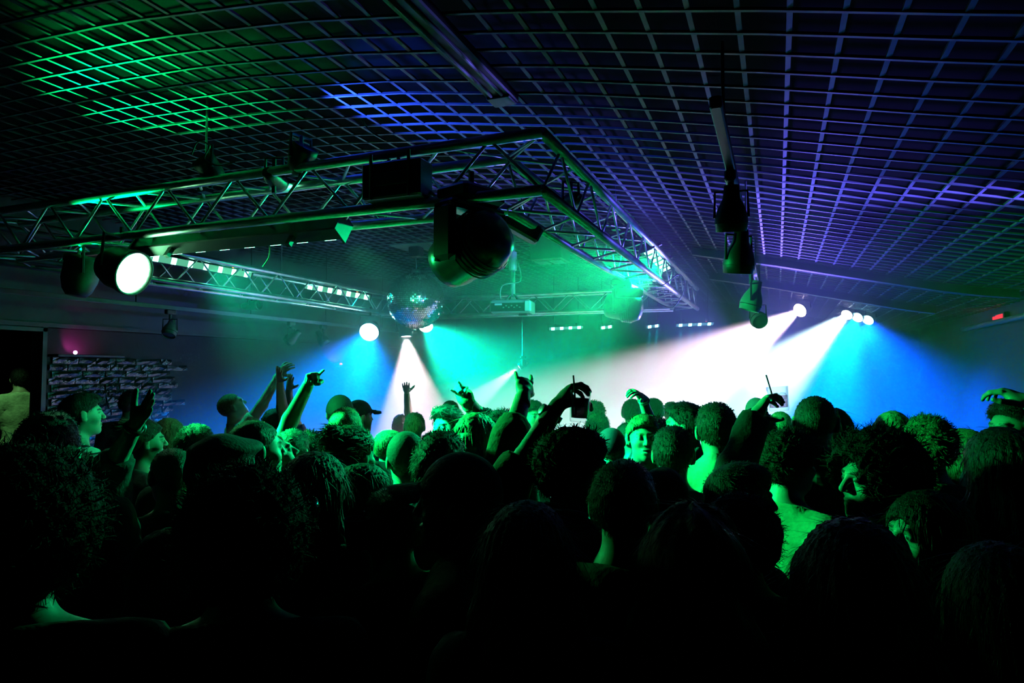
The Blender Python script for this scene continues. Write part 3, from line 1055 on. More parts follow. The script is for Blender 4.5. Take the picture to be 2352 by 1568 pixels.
class Field:
    def __init__(self, xs, ys, zs):
        self.ax = [np.asarray(a, f32) for a in (xs, ys, zs)]
        self.D = np.full((len(xs), len(ys), len(zs)), .3, f32)

    def sub(self, lo, hi):
        s = []
        for a, l, h in zip(self.ax, lo, hi):
            i0, i1 = int(np.searchsorted(a, l)), int(np.searchsorted(a, h))
            i0, i1 = max(i0 - 2, 0), min(i1 + 2, len(a))
            if i1 <= i0: return None, None
            s.append(slice(i0, i1))
        x, y, z = (self.ax[i][s[i]] for i in range(3))
        return tuple(s), (x[:, None, None], y[None, :, None], z[None, None, :])

    def put(self, fn, lo, hi, k, carve=False):
        m = max(k, .02) + .012
        s, p = self.sub([l - m for l in lo], [h + m for h in hi])
        if s is None: return
        d = fn(*p)
        if carve:
            self.D[s] = -smin(-self.D[s], d, k)
        else:
            self.D[s] = smin(self.D[s], d, k)

    def ell(self, c, r, k=.02, inf=0.0, T=None, carve=False):
        r = [q + inf for q in r]
        if T is None:
            def fn(x, y, z):
                x, y, z = x - c[0], y - c[1], z - c[2]
                k0 = np.sqrt((x / r[0]) ** 2 + (y / r[1]) ** 2 + (z / r[2]) ** 2)
                k1 = np.sqrt((x / r[0] ** 2) ** 2 + (y / r[1] ** 2) ** 2 + (z / r[2] ** 2) ** 2) + 1e-6
                return (k0 * (k0 - 1) / k1).astype(f32)
            self.put(fn, [c[i] - r[i] for i in range(3)], [c[i] + r[i] for i in range(3)], k, carve)
        else:
            R, t = T
            w = R @ np.array(c) + t
            m = max(r)

            def fn(x, y, z):
                qx, qy, qz = x - w[0], y - w[1], z - w[2]
                lx = R[0, 0] * qx + R[1, 0] * qy + R[2, 0] * qz
                ly = R[0, 1] * qx + R[1, 1] * qy + R[2, 1] * qz
                lz = R[0, 2] * qx + R[1, 2] * qy + R[2, 2] * qz
                k0 = np.sqrt((lx / r[0]) ** 2 + (ly / r[1]) ** 2 + (lz / r[2]) ** 2)
                k1 = np.sqrt((lx / r[0] ** 2) ** 2 + (ly / r[1] ** 2) ** 2 + (lz / r[2] ** 2) ** 2) + 1e-6
                return (k0 * (k0 - 1) / k1).astype(f32)
            self.put(fn, w - m, w + m, k, carve)

    def cone(self, a, b, ra, rb, k=.02, inf=0.0, T=None, cut=None):
        a, b = np.array(a, float), np.array(b, float)
        if T is not None:
            a, b = T[0] @ a + T[1], T[0] @ b + T[1]
        ra, rb = ra + inf, rb + inf
        ba = b - a
        L2 = float(ba @ ba) + 1e-9

        def fn(x, y, z):
            px, py, pz = x - a[0], y - a[1], z - a[2]
            h0 = (px * ba[0] + py * ba[1] + pz * ba[2]) / L2
            h = np.clip(h0, 0, 1)
            d = np.sqrt((px - h * ba[0]) ** 2 + (py - h * ba[1]) ** 2 + (pz - h * ba[2]) ** 2) - (ra + (rb - ra) * h)
            if cut is not None:
                d = np.maximum(d, (h0 - cut) * math.sqrt(L2))
            return d.astype(f32)
        m = max(ra, rb)
        self.put(fn, np.minimum(a, b) - m, np.maximum(a, b) + m, k)

    def clip(self, fn):
        x, y, z = self.ax
        self.D = np.maximum(self.D, fn(x[:, None, None], y[None, :, None], z[None, None, :]).astype(f32))

    def add(self, fn):
        x, y, z = self.ax
        self.D = self.D + fn(x[:, None, None], y[None, :, None], z[None, None, :]).astype(f32)

    def mesh(self):
        """naive surface nets; returns vertices and quads"""
        D = self.D
        D = np.pad(D, 1, constant_values=.3)
        ax = [np.concatenate([[a[0] - (a[1] - a[0])], a, [a[-1] + (a[-1] - a[-2])]]) for a in self.ax]
        ins = D < 0
        c = np.zeros(tuple(n - 1 for n in D.shape), np.int8)
        for dx in (0, 1):
            for dy in (0, 1):
                for dz in (0, 1):
                    c += ins[dx:D.shape[0] - 1 + dx, dy:D.shape[1] - 1 + dy, dz:D.shape[2] - 1 + dz]
        act = (c > 0) & (c < 8)
        I = np.argwhere(act)
        if len(I) == 0: return np.zeros((0, 3)), np.zeros((0, 4), int)
        idx = np.full(c.shape, -1, np.int32)
        idx[act] = np.arange(len(I))
        pos = np.zeros((len(I), 3))
        cnt = np.zeros(len(I))
        cor = [(0, 0, 0), (1, 0, 0), (0, 1, 0), (1, 1, 0), (0, 0, 1), (1, 0, 1), (0, 1, 1), (1, 1, 1)]
        val = [D[I[:, 0] + o[0], I[:, 1] + o[1], I[:, 2] + o[2]] for o in cor]
        for a, b in ((0, 1), (2, 3), (4, 5), (6, 7), (0, 2), (1, 3), (4, 6), (5, 7), (0, 4), (1, 5), (2, 6), (3, 7)):
            va, vb = val[a], val[b]
            mk = (va < 0) != (vb < 0)
            t = np.where(mk, va / np.where(mk, va - vb, 1), 0)
            A, B = np.array(cor[a], float), np.array(cor[b], float)
            pos += mk[:, None] * (A + (B - A) * t[:, None])
            cnt += mk
        pos = pos / cnt[:, None] + I
        V = np.stack([np.interp(pos[:, i], np.arange(len(ax[i])), ax[i]) for i in range(3)], 1)
        Q = []
        for axn in range(3):
            sl0 = [slice(None)] * 3; sl1 = [slice(None)] * 3
            sl0[axn] = slice(0, -1); sl1[axn] = slice(1, None)
            A, B = ins[tuple(sl0)], ins[tuple(sl1)]
            E = np.argwhere(A != B)
            u, v = (axn + 1) % 3, (axn + 2) % 3
            E = E[(E[:, u] > 0) & (E[:, v] > 0) & (E[:, u] < c.shape[u]) & (E[:, v] < c.shape[v])]
            s = A[E[:, 0], E[:, 1], E[:, 2]]
            du, dv = np.zeros(3, int), np.zeros(3, int)
            du[u], dv[v] = 1, 1
            g = [idx[tuple((E - o).T)] for o in (du + dv, dv, 0 * du, du)]
            q = np.stack(g, 1)
            q[~s] = q[~s][:, ::-1]
            Q.append(q)
        Q = np.concatenate(Q)
        return V, Q[(Q >= 0).all(1)]


def axis_pts(lo, hi, f0, f1, fine, coarse):
    a = []
    x = f0
    while x > lo:
        x -= coarse; a.append(x)
    a = a[::-1]
    n = max(2, int(round((f1 - f0) / fine)))
    a += list(np.linspace(f0, f1, n + 1))
    x = f1
    while x < hi:
        x += coarse; a.append(x)
    return np.array(a, f32)


def wob(fr, seed):
    r = np.random.default_rng(seed)
    ph = r.uniform(0, 6.28, 9)

    def fn(x, y, z):
        return (np.sin(x * fr + ph[0] + 1.7 * np.sin(z * fr * .6 + ph[1])) * np.sin(y * fr * 1.1 + ph[2]) * np.sin(z * fr * .9 + ph[3])
                + .6 * np.sin((x + y) * fr * 1.9 + ph[4]) * np.sin(z * fr * 1.7 + ph[5] + x * 20))
    return fn


HANDS = {}
CURL = {'open': (8, 6, 5, 8), 'flat': (3, 2, 2, 3), 'fist': (88, 88, 88, 88), 'point': (85, 85, 80, 6), 'horns': (8, 85, 85, 8), 'grip': (40, 40, 40, 38), 'relax': (34, 30, 26, 20), 'bent': (42, 38, 34, 30), 'two': (85, 80, 8, 4)}


def hand_mesh(pose, res):
    """right hand: wrist at origin, fingers along +z, palm towards +y, thumb towards +x"""
    key = (pose, res)
    if key in HANDS: return HANDS[key]
    fd = Field(np.arange(-.075, .11, res), np.arange(-.05, .12, res), np.arange(-.07, .22, res))
    fd.cone((0, 0, -.06), (0, 0, .01), .029, .026, .01)
    fd.ell((-.012, 0, .05), (.026, .0165, .046), .02)
    fd.ell((.014, .001, .05), (.026, .0165, .046), .02)
    fd.ell((.026, .012, .035), (.016, .014, .03), .015)          # ball of the thumb
    ln = (.060, .074, .080, .073)
    bx = (-.034, -.0125, .0095, .031)
    bz = (.083, .091, .094, .09)
    sp = (-.16, -.05, .03, .12) if pose in ('open', 'relax', 'bent') else (-.05, -.02, .01, .04)
    for i in range(4):
        p = np.array([bx[i], 0, bz[i]])
        a = 0.0
        rr = (.0078, .0088, .0092, .0088)[i]
        for j, fr in enumerate((.46, .31, .23)):
            a += math.radians(CURL[pose][i]) * (1.0 if j < 2 else .75)
            q = p + np.array([math.sin(sp[i]) * math.cos(a), math.sin(a), math.cos(a) * math.cos(sp[i])]) * ln[i] * fr
            fd.cone(p, q, rr * (1 - .07 * j), rr * (.93 - .08 * j), .004 if j else .012)
            p = q
    if pose in ('fist', 'horns', 'point', 'two'):
        th = [(.03, .012, .03), (.046, .03, .06), (.026, .048, .072), (.004, .05, .07)]
    elif pose in ('grip',):
        th = [(.03, .014, .02), (.05, .045, .045), (.04, .078, .065), (.022, .095, .072)]
    else:
        th = [(.03, .01, .02), (.055, .018, .05), (.073, .022, .075), (.085, .024, .098)]
    for j in range(3):
        fd.cone(th[j], th[j + 1], (.014, .0115, .0105)[j], (.0115, .0105, .0085)[j], .006)
    V, Q = fd.mesh()
    HANDS[key] = (V, Q)
    return V, Q


SHOE = None


def rot_head(yaw, pitch, roll=0.0):
    cy_, sy_ = math.cos(yaw), math.sin(yaw)
    cp, sp_ = math.cos(pitch), math.sin(pitch)
    Rz = np.array([[cy_, sy_, 0], [-sy_, cy_, 0], [0, 0, 1]])     # yaw > 0 turns to the person's right
    Rx = np.array([[1, 0, 0], [0, cp, -sp_], [0, sp_, cp]])       # pitch > 0 looks up
    cr, sr = math.cos(roll), math.sin(roll)
    Ry = np.array([[cr, 0, sr], [0, 1, 0], [-sr, 0, cr]])
    R = Rz @ Rx @ Ry
    piv = np.array([0, -.02, 1.52])
    return R, piv - R @ piv


def head_field(fd, fem, T, smile=False, mouth=True):
    j = .9 if fem else 1.0
    fd.ell((0, -.012, 1.662), (.076, .096, .088), .02, T=T)
    fd.ell((0, .028, 1.607), (.061 * j, .064, .085), .03, T=T)
    fd.ell((0, .043, 1.561), (.047 * j, .048, .038), .03, T=T)
    fd.ell((0, .08, 1.541), (.017, .016, .016), .025, T=T)
    for s in (-1, 1):
        fd.ell((s * .043, .06, 1.612), (.02, .022, .018), .025, T=T)
    fd.cone((-.03, .084, 1.666), (.03, .084, 1.666), .009, .009, .02, T=T)
    for s in (-1, 1):
        fd.ell((s * .031, .104, 1.648), (.017, .017, .012), .012, T=T, carve=True)
        fd.ell((s * .031, .079, 1.647), (.0135, .0125, .012), .004, T=T)
    fd.cone((0, .088, 1.662), (0, .112, 1.62), .0075, .0115, .012, T=T)
    for s in (-1, 1):
        fd.ell((s * .012, .102, 1.615), (.008, .009, .007), .006, T=T)
    w = .028 if smile else .022
    fd.ell((0, .092, 1.586), (w, .012, .006), .007, T=T)
    fd.ell((0, .091, 1.572 - (.006 if smile else 0)), (w * .9, .012, .0065), .007, T=T)
    for s in (-1, 1):
        fd.ell((s * .085, -.014, 1.638), (.011, .021, .034), .008, T=T)
        fd.ell((s * .077, .0, 1.612), (.007, .01, .012), .008, T=T)


def face_colours(V, T, skin, fem, beard, smile, hairc, scalp):
    R, t = T
    L = (V - t) @ R        # back into canonical head space
    C = np.tile(np.array([*skin, 1.0], f32), (len(V), 1))
    x, y, z = np.abs(L[:, 0]), L[:, 1], L[:, 2]
    hd = (z > 1.5) & (y > .03)
    if scalp:      # cropped hair fading out at temples and nape
        pl = (y - .072) * .6 - (z - 1.705) * .8
        w = np.clip((.022 - pl) / .03, 0, 1) * (z > 1.53) * ((x < .08) | (z > 1.675))
        ear = (x > .081)
        w = np.where(ear, 0, w)[:, None] * .85
        C[:, :3] = C[:, :3] * (1 - w) + np.array(hairc) * w
    brow = hd & (np.abs(z - (1.669 - 1.2 * (x - .03) ** 2 * 4)) < .0052) & (x > .012) & (x < .05) & (y > .05)
    C[brow, :3] = np.array(hairc) * .8 + .004
    ed = ((L[:, 0] - np.sign(L[:, 0]) * .031) / .0135) ** 2 + ((z - 1.647) / .0065) ** 2
    eye = hd & (ed < 1) & (y > .06)
    C[eye, :3] = (.55, .55, .55)
    lid = hd & (ed >= 1) & (ed < 2.1) & (z > 1.647) & (y > .06)
    C[lid, :3] = np.array(skin) * .25
    iris = hd & (((L[:, 0] - np.sign(L[:, 0]) * .031) ** 2 + (z - 1.647) ** 2) < .0058 ** 2) & (y > .06)
    C[iris, :3] = (.02, .015, .012)
    lip = hd & (x < .027) & (np.abs(z - 1.579) < (.012 if not smile else .015) * np.sqrt(np.clip(1 - (x / .029) ** 2, 0, 1))) & (y > .075)
    C[lip, :3] = np.array(skin) * (np.array([.75, .45, .45]) if not smile else np.array([.6, .5, .5]))
    if smile:
        teeth = hd & (x < .025) & (np.abs(z - 1.579 - 6 * x * x) < .0075) & (y > .07)
        C[teeth, :3] = (.8, .8, .76)
    else:
        gap = hd & (x < .02) & (np.abs(z - 1.5795) < .0022) & (y > .08)
        C[gap, :3] = np.array(skin) * .2
    nos = hd & (np.abs(x - .009) < .005) & (np.abs(z - 1.609) < .004) & (y > .095)
    C[nos, :3] = np.array(skin) * .25
    if beard:
        b = (z > 1.5) & (z < 1.6) & (y > -.01) & ~((z > 1.592) & (x < .035)) & ~lip
        C[b, :3] = C[b, :3] * .35 + np.array(hairc) * .6
    return C


def hair_mesh(style, res, seed):
    """hair or headgear in canonical head space -> (vertices, quads)"""
    n1, n2 = wob(70, seed), wob(150, seed + 5)
    def grid(lo, hi): return Field(*(np.arange(l, h + res, res) for l, h in zip(lo, hi)))
    C, Rr = (0, -.012, 1.662), (.076, .096, .088)

    def plane_cut(y0=.07, z0=1.705):
        return lambda x, y, z: (y - y0) * .6 - (z - z0) * .8 + 0 * x
    if style in ('short', 'crop', 'curly', 'quiff', 'spiky', 'afro'):
        t = dict(short=.014, crop=.007, curly=.026, quiff=.017, spiky=.017, afro=.055)[style]
        fd = grid((-.17, -.19, 1.5), (.17, .17, 1.87))
        fd.ell(C, Rr, .01, inf=t)
        if style in ('short', 'quiff', 'spiky', 'curly'):
            fd.ell((0, .02, 1.715), (.062, .075, .045), .02, inf=.008 if style != 'quiff' else .016)
        if style == 'quiff':
            fd.ell((.0, .07, 1.748), (.05, .035, .022), .02)
        am = dict(short=.0035, crop=.0012, curly=.008, quiff=.005, spiky=.006, afro=.009)[style]
        if style == 'afro':
            fd.clip(lambda x, y, z: .086 - np.sqrt((x / .95) ** 2 + (y - .115) ** 2 * .7 + ((z - 1.615) / 1.25) ** 2))
            fd.clip(lambda x, y, z: 1.55 - z + 0 * x + 0 * y)
        else:
            fd.clip(plane_cut(.072 if style != 'curly' else .08, 1.705))
        fd.add(lambda x, y, z: am * (n1(x, y, z) * .6 + n2(x, y, z) * .5))
        return fd.mesh()
    if style in ('long', 'bob', 'wavy', 'ponytail', 'bun', 'fringe'):
        zl = dict(long=1.27, wavy=1.3, bob=1.47, fringe=1.42, ponytail=1.55, bun=1.55)[style]
        fd = grid((-.18, -.22, zl - .04), (.18, .15, 1.82))
        fd.ell(C, Rr, .01, inf=.019)
        if style in ('long', 'bob', 'wavy', 'fringe'):
            w = .012 if style != 'wavy' else .022
            fd.cone((0, -.05, 1.65), (0, -.085, zl + .03), .085, .08 + w, .04)
            for s in (-1, 1):
                fd.cone((s * .06, -.02, 1.66), (s * .088, -.02, 1.5), .036, .04, .03)
                fd.cone((s * .088, -.02, 1.5), (s * .095, -.01, zl + .03), .04, .042 + w * .4, .03)
            fd.clip(lambda x, y, z: zl + .02 * np.sin(x * 60 + seed) * 1.0 - z + 0 * y)
        if style == 'bun':
            fd.ell((0, -.105, 1.735), (.045, .042, .042), .012)
            fd.clip(lambda x, y, z: 1.565 - z + 0 * x + 0 * y)
        if style == 'ponytail':
            fd.cone((0, -.1, 1.70), (0, -.16, 1.58), .03, .03, .015)
        # opening for the face
        if style == 'fringe':
            fd.clip(lambda x, y, z: .07 - np.sqrt((x / 1.0) ** 2 + ((y - .13) * .62) ** 2 + ((z - 1.58) / 1.25) ** 2))
        elif style in ('bun', 'ponytail'):
            fd.clip(plane_cut(.075, 1.705))
        else:
            fd.clip(lambda x, y, z: .069 - np.sqrt((x / 1.0) ** 2 + ((y - .13) * .62) ** 2 + ((z - 1.605) / 1.42) ** 2))
        fr = 34 if style != 'wavy' else 20

        def strands(x, y, z):
            an = np.arctan2(x, -(y + .0) - .0 + 1e-4)
            return .0028 * np.sin(an * fr + 3 * np.sin(z * 9 + seed)) + .0016 * np.sin(an * fr * 2.3 + seed) + (.006 * np.sin(z * 45 + an * 5) if style == 'wavy' else 0 * z)
        fd.add(strands)
        return fd.mesh()
    if style in ('cap', 'cap_back', 'beanie', 'flatcap'):
        fd = grid((-.13, -.26, 1.6), (.13, .26, 1.83))
        s = -1 if style == 'cap_back' else 1
        fd.ell((0, -.01, 1.672), (.079, .100, .098), .01, inf=.012)
        if style == 'flatcap':
            fd.ell((0, .02, 1.735), (.095, .125, .03), .02)
        fd.clip(lambda x, y, z: (1.668 + .22 * y) - z + 0 * x if style != 'beanie' else (1.655 + .35 * y) - z + 0 * x)
        if style in ('cap', 'cap_back'):
            def brim(x, y, z):
                yy = (y - s * .105) * s
                q = np.sqrt((x / .078) ** 2 + (np.clip(yy, -.03, 1) / .085) ** 2)
                flat = np.abs(z - (1.693 - .9 * x * x * 6 - .12 * np.clip(yy, 0, 1))) - .007
                return np.maximum((q - 1) * .06, np.maximum(flat, -yy - .02))
            fd.put(brim, (-.09, -.22 if s < 0 else .05, 1.64), (.09, -.05 if s < 0 else .22, 1.72), .006)
        return fd.mesh()
    return None


def strands_on(V, Q, style, seed, dist):
    """thin locks of hair laid over the hair mass: returns extra vertices and quads"""
    r = np.random.default_rng(seed)
    a, b, c, e_ = (V[Q[:, i]] for i in range(4))
    n = np.cross(c - a, e_ - b)
    ar = np.linalg.norm(n, axis=1) + 1e-12
    n = n / ar[:, None]
    N = {'short': 1300, 'crop': 1500, 'curly': 1500, 'quiff': 1400, 'spiky': 1300, 'afro': 2600, 'long': 1500, 'bob': 1300, 'wavy': 1600, 'fringe': 1300, 'ponytail': 1200, 'bun': 1300}[style]
    N = int(N * min(1.0, max(.45, 2.6 / dist)))
    i = r.choice(len(Q), N, p=ar / ar.sum())
    p = (a[i] + b[i] + c[i] + e_[i]) / 4
    n = n[i]
    if style in ('curly', 'afro', 'spiky'):
        t = r.normal(0, 1, (N, 3))
    elif style in ('short', 'crop', 'quiff'):
        t = np.stack([p[:, 0] * 4, (p[:, 1] - .0) * -1.0 + (.6 if style != 'quiff' else -.5) * (p[:, 2] > 1.72), -(1.77 - p[:, 2]) * 6 - .05], 1) + r.normal(0, .22, (N, 3))
    elif style == 'bun' or style == 'ponytail':
        t = np.stack([-p[:, 0] * 3, np.full(N, -.6), (1.72 - p[:, 2]) * 3], 1) + r.normal(0, .12, (N, 3))
    else:
        t = np.stack([p[:, 0] * 1.2, p[:, 1] * 1.0, np.full(N, -.35) - (1.74 - p[:, 2]) * 2], 1) + r.normal(0, .09, (N, 3))
    t -= n * (t * n).sum(1)[:, None]
    t /= np.linalg.norm(t, axis=1)[:, None] + 1e-9
    L = {'short': .024, 'crop': .011, 'curly': .022, 'quiff': .035, 'spiky': .03, 'afro': .03, 'long': .1, 'bob': .08, 'wavy': .08, 'fringe': .08, 'ponytail': .06, 'bun': .05}[style] * r.uniform(.6, 1.3, N)
    h = {'short': .005, 'crop': .003, 'curly': .011, 'quiff': .009, 'spiky': .017, 'afro': .016}.get(style, .004) * r.uniform(.3, 1.5, N)
    w = np.cross(n, t) * (r.uniform(.5, 1.1, N) * max(.0011, .0006 * dist))[:, None]
    p0 = p - n * .003
    p1 = p + t * (L * .5)[:, None] + n * h[:, None]
    p2 = p + t * L[:, None] + n * (h * (.5 if style not in ('spiky', 'curly', 'afro') else 1.1))[:, None]
    VV = np.stack([p0 - w, p0 + w, p1 + w * .9, p1 - w * .9, p2 + w * .25, p2 - w * .25], 1).reshape(-1, 3)
    k = np.arange(N) * 6
    QQ = np.concatenate([np.stack([k, k + 1, k + 2, k + 3], 1), np.stack([k + 3, k + 2, k + 4, k + 5], 1)])
    return VV, QQ


HAIRC = {'black': (.012, .010, .009), 'brown': (.034, .02, .012), 'blond': (.38, .27, .13), 'fair': (.2, .13, .06), 'red': (.12, .03, .015)}


def hair_mat(c, curly):
    nm = 'hair_' + c + ('_curly' if curly else '')
    if curly:
        return mat(nm, HAIRC[c], .65, noise=.6, nscale=90, bump=.8, bscale=160, spec=.2)
    return mat(nm, HAIRC[c], .5, noise=.6, nscale=60, bump=.6, bscale=120, stretch=(2.2, 2.2, .35), spec=.25)


SKIN = {'light': (.58, .42, .34), 'mid': (.42, .28, .2), 'dark': (.16, .09, .06)}
CLOTH = {'black': (.012, .012, .013), 'navy': (.02, .03, .07), 'grey': (.2, .2, .21), 'white': (.72, .72, .7), 'olive': (.15, .15, .07), 'khaki': (.36, .33, .2), 'cream': (.6, .57, .42), 'denim': (.07, .11, .2), 'maroon': (.12, .02, .03), 'charcoal': (.05, .05, .055), 'teal': (.06, .2, .2)}


def cloth_mat(c):
    if c == 'stripes': return pattern_mat('breton_stripes', 'stripe', (.75, .75, .72), (.02, .02, .03), .042)
    if c == 'plaid': return pattern_mat('plaid_flannel', 'plaid', (.62, .62, .58), (.02, .02, .03), .052)
    if c == 'plaid_dark': return pattern_mat('dark_plaid_flannel', 'plaid', (.22, .24, .3), (.015, .02, .05), .05)
    return mat('cloth_' + c, CLOTH[c], .85, noise=.2, nscale=30, bump=.5, bscale=45, sheen=.05)


PEOPLE = []
TRI = [0]


def person(label, px, py, d, phi, hair='short', hc='brown', top='black', fem=False, skin='light', sleeve='short', arms=None, hyaw=0, hpitch=0, hroll=0,
           beard=False, smile=False, jacket=False, base_z=0.0, extra=None, collar=False):
    """stand a person so that the crown of the head shows at pixel px, py at depth d; phi: 0 faces away, 90 right, 180 towards the viewer"""
    seed = len(PEOPLE) * 13 + 5
    HT = {'afro': .06, 'curly': .035, 'quiff': .03, 'cap': .022, 'cap_back': .022, 'flatcap': .025, 'beanie': .022, 'crop': .008, 'spiky': .028, 'bald': .0}.get(hair, .021)
    W = P(px, py, d)
    k = (W.z - base_z) / (1.75 + HT)
    los = math.atan((px - CX) / FPX)
    rz = TH - (math.radians(phi) + los)
    e = empty('person', (W.x, W.y, base_z), label, 'person', 'crowd on the dance floor')
    e.rotation_euler = (0, 0, rz)
    e.scale = (k, k, k)
    PEOPLE.append((label, W.x, W.y, k * 1.75))
    Mw = Matrix.LocRotScale(Vector((W.x, W.y, base_z)), Matrix.Rotation(rz, 3, 'Z'), Vector((k, k, k)))
    Mi = Mw.inverted()
    T = rot_head(math.radians(hyaw), math.radians(hpitch), math.radians(hroll))
    res = min(.012, max(.0052, d * .0021))
    if 60 <= abs(phi) and d < 4.6:      # the face shows: finer mesh
        res = max(.0038, d * .00115)
    sk = SKIN[skin]
    sw = .15 if fem else .178
    # ---- joints
    J = {}
    for s, nm in ((1, 'R'), (-1, 'L')):
        J[nm] = [np.array([s * sw, -.012, 1.40]), np.array([s * (sw + .055), -.04, 1.12]), np.array([s * (sw + .05), .07, .88])]
    hands = []
    for nm, a in (arms or {}).items():
        s = 1 if nm == 'R' else -1
        sh = J[nm][0]
        shw = Mw @ Vector(sh)

        def reach(pt, q, ln):
            """point on the view ray of pixel q at distance ln from pt, the nearer solution to depth hint"""
            if len(q) == 3:
                return P(*q)
            r = ray(*q)
            o = CAM - pt
            A, B, C_ = r.dot(r), 2 * r.dot(o), o.dot(o) - ln * ln
            disc = B * B - 4 * A * C_
            if disc < 0:
                return CAM + r * (-B / (2 * A))
            t1, t2 = (-B - math.sqrt(disc)) / (2 * A), (-B + math.sqrt(disc)) / (2 * A)
            dp = (pt - CAM).dot(FWD)
            return CAM + r * (t1 if a.get('near', True) else t2)
        if 'local' in a:
            el, wr, tipv = [np.array(q, float) for q in a['local']]
            palm = np.array(a.get('palm', (0, 1, 0)), float)
        else:
            elw = reach(shw, a['elbow'], .30 * k)
            wrw = reach(elw, a['wrist'], .265 * k)
            tpw = reach(wrw, a['tip'], .16 * k)
            el, wr, tipv = (np.array(Mi @ q) for q in (elw, wrw, tpw))
            pv = a.get('palm', (0, 0, -1))
            palm = np.array(Mi.to_3x3() @ (RGT * pv[0] + UPV * pv[1] + FWD * pv[2]))
        sh2 = sh + np.array([0, 0, .03 if el[2] > sh[2] else 0])
        J[nm] = [sh2, el, wr]
        hands.append((nm, wr, tipv, palm, a.get('pose', 'open'), a))
    pts = np.array([p for nm in J for p in J[nm]])
    lo = np.minimum(pts.min(0) - .07, [-.24, -.2, .78])
    hi = np.maximum(pts.max(0) + .07, [.24, .2, 1.78])
    co = max(.019, d * .004)
    hx = .1 + (abs(T[1][0]) * .0)
    if hyaw or hpitch or hroll:
        hlo, hhi = (-.13, -.15, 1.5), (.13, .17, 1.78)
    else:
        hlo, hhi = (-.095, -.115, 1.5), (.095, .132, 1.756)
    xs_ = axis_pts(lo[0], hi[0], hlo[0], hhi[0], res, co)
    ys_ = axis_pts(lo[1], hi[1], hlo[1], hhi[1], res, co)
    zs_ = axis_pts(lo[2], hi[2], hlo[2], hhi[2], res, co)

    def torso(fd, inf, kk):
        wst = .118 if fem else .14
        fd.ell((0, -.005, 1.27), (.145 if fem else .165, .105, .19), kk, inf)
        fd.cone((-sw + .03, -.015, 1.402), (sw - .03, -.015, 1.402), .056, .056, kk, inf)
        for s in (-1, 1):
            fd.cone((0, -.035, 1.492), (s * sw * .75, -.02, 1.43), .044, .038, kk, inf)
            if fem: fd.ell((s * .068, .075, 1.265), (.062, .055, .06), .03, inf)
        fd.ell((0, 0, 1.07), (wst, .098, .17), .06, inf)
        fd.ell((0, -.008, .93), (.165, .118, .12), .05, inf)

    def arm(fd, nm, inf, frac, kk):
        a, b, c = J[nm]
        fa = 1.0 if fem else 1.12
        if frac <= 1:
            fd.cone(a, b, .05 * fa, .04 * fa, kk, inf, cut=frac if frac < 1 else None)
        else:
            fd.cone(a, b, .05 * fa, .04 * fa, kk, inf)
            fd.cone(b, c, .041 * fa, .027 * fa, .02, inf, cut=frac - 1)
    # ---- skin: one continuous body with head, neck, trunk and arms
    fd = Field(xs_, ys_, zs_)
    torso(fd, 0, .05)
    nk = T[0] @ np.array([0, -.012, 1.59]) + T[1]
    fd.cone((0, -.035, 1.42), nk, .05 if fem else .06, .046 if fem else .055, .03)
    head_field(fd, fem, T, smile)
    for nm in J: arm(fd, nm, 0, 2.0, .04)
    V, Q = fd.mesh()
    C = face_colours(V, T, sk, fem, beard, smile, HAIRC[hc], hair in ('short', 'crop', 'quiff', 'spiky', 'curly', 'cap', 'flatcap', 'cap_back', 'beanie'))
    down = [('R' if s > 0 else 'L', J['R' if s > 0 else 'L'][2], J['R' if s > 0 else 'L'][2] + np.array([0, .03, -.16]), np.array([-s, 0, 0.]), 'relax', {}) for s in (1, -1) if ('R' if s > 0 else 'L') not in (arms or {})]
    for nm, wr, tp, palm, pose, a in hands + down:
        raised = (nm, wr, tp, palm, pose, a) in hands if False else bool(a)
        HV, HQ = hand_mesh(pose, .0042 if (raised and d < 3.2) else .006 if raised else .008)
        zd = tp - wr; zd /= np.linalg.norm(zd)
        yd = palm - zd * (palm @ zd)
        if np.linalg.norm(yd) < 1e-3: yd = np.array([0, 1, 0.]) - zd * zd[1]
        yd /= np.linalg.norm(yd)
        xd = np.cross(yd, zd)
        B = np.stack([xd, yd, zd], 1)
        hv = HV.copy()
        if nm == 'L':
            hv[:, 0] *= -1
            HQ = HQ[:, ::-1]
        hv = hv * (1.0 if not fem else .92) @ B.T + wr
        Q = np.concatenate([Q, HQ + len(V)])
        V = np.concatenate([V, hv])
        C = np.concatenate([C, np.tile(np.array([*sk, 1.0], f32), (len(hv), 1))])
    me = np_mesh('body', V, Q)
    if len(me.vertices) == len(C):
        at = me.attributes.new('col', 'FLOAT_COLOR', 'POINT')
        at.data.foreach_set('color', C.astype(f32).ravel())
    TRI[0] += 2 * len(Q)
    link('body', me, e, attr_mat('skin', .48))
    # ---- clothes
    xs2_ = axis_pts(lo[0], hi[0], -.02, .02, .02, co)
    ys2_ = axis_pts(lo[1], hi[1], -.02, .02, .02, co)
    zs2_ = axis_pts(lo[2], hi[2], 1.36, 1.5, co * .7, co)
    fd = Field(xs2_, ys2_, zs2_)
    inf = .022 if jacket else .012
    torso(fd, inf, .06)
    fr = {'none': .12, 'short': .62, 'long': 1.93, 'pushed': 1.35}[sleeve]
    for nm in J: arm(fd, nm, inf + .004, fr, .05)
    if collar:
        fd.cone((0, -.04, 1.43), (0, -.03, 1.535), .08, .07, .02)
        fd.cone((0, -.035, 1.36), (0, -.026, 1.56), .057, .055, 0.0) if False else None
    w1, w2 = wob(22, seed), wob(48, seed + 3)
    am = .006 if (jacket or sleeve == 'long') else .0035
    fd.add(lambda x, y, z: am * (w1(x, y, z) + .5 * w2(x, y, z)))
    zc = 1.535 if collar else 1.488
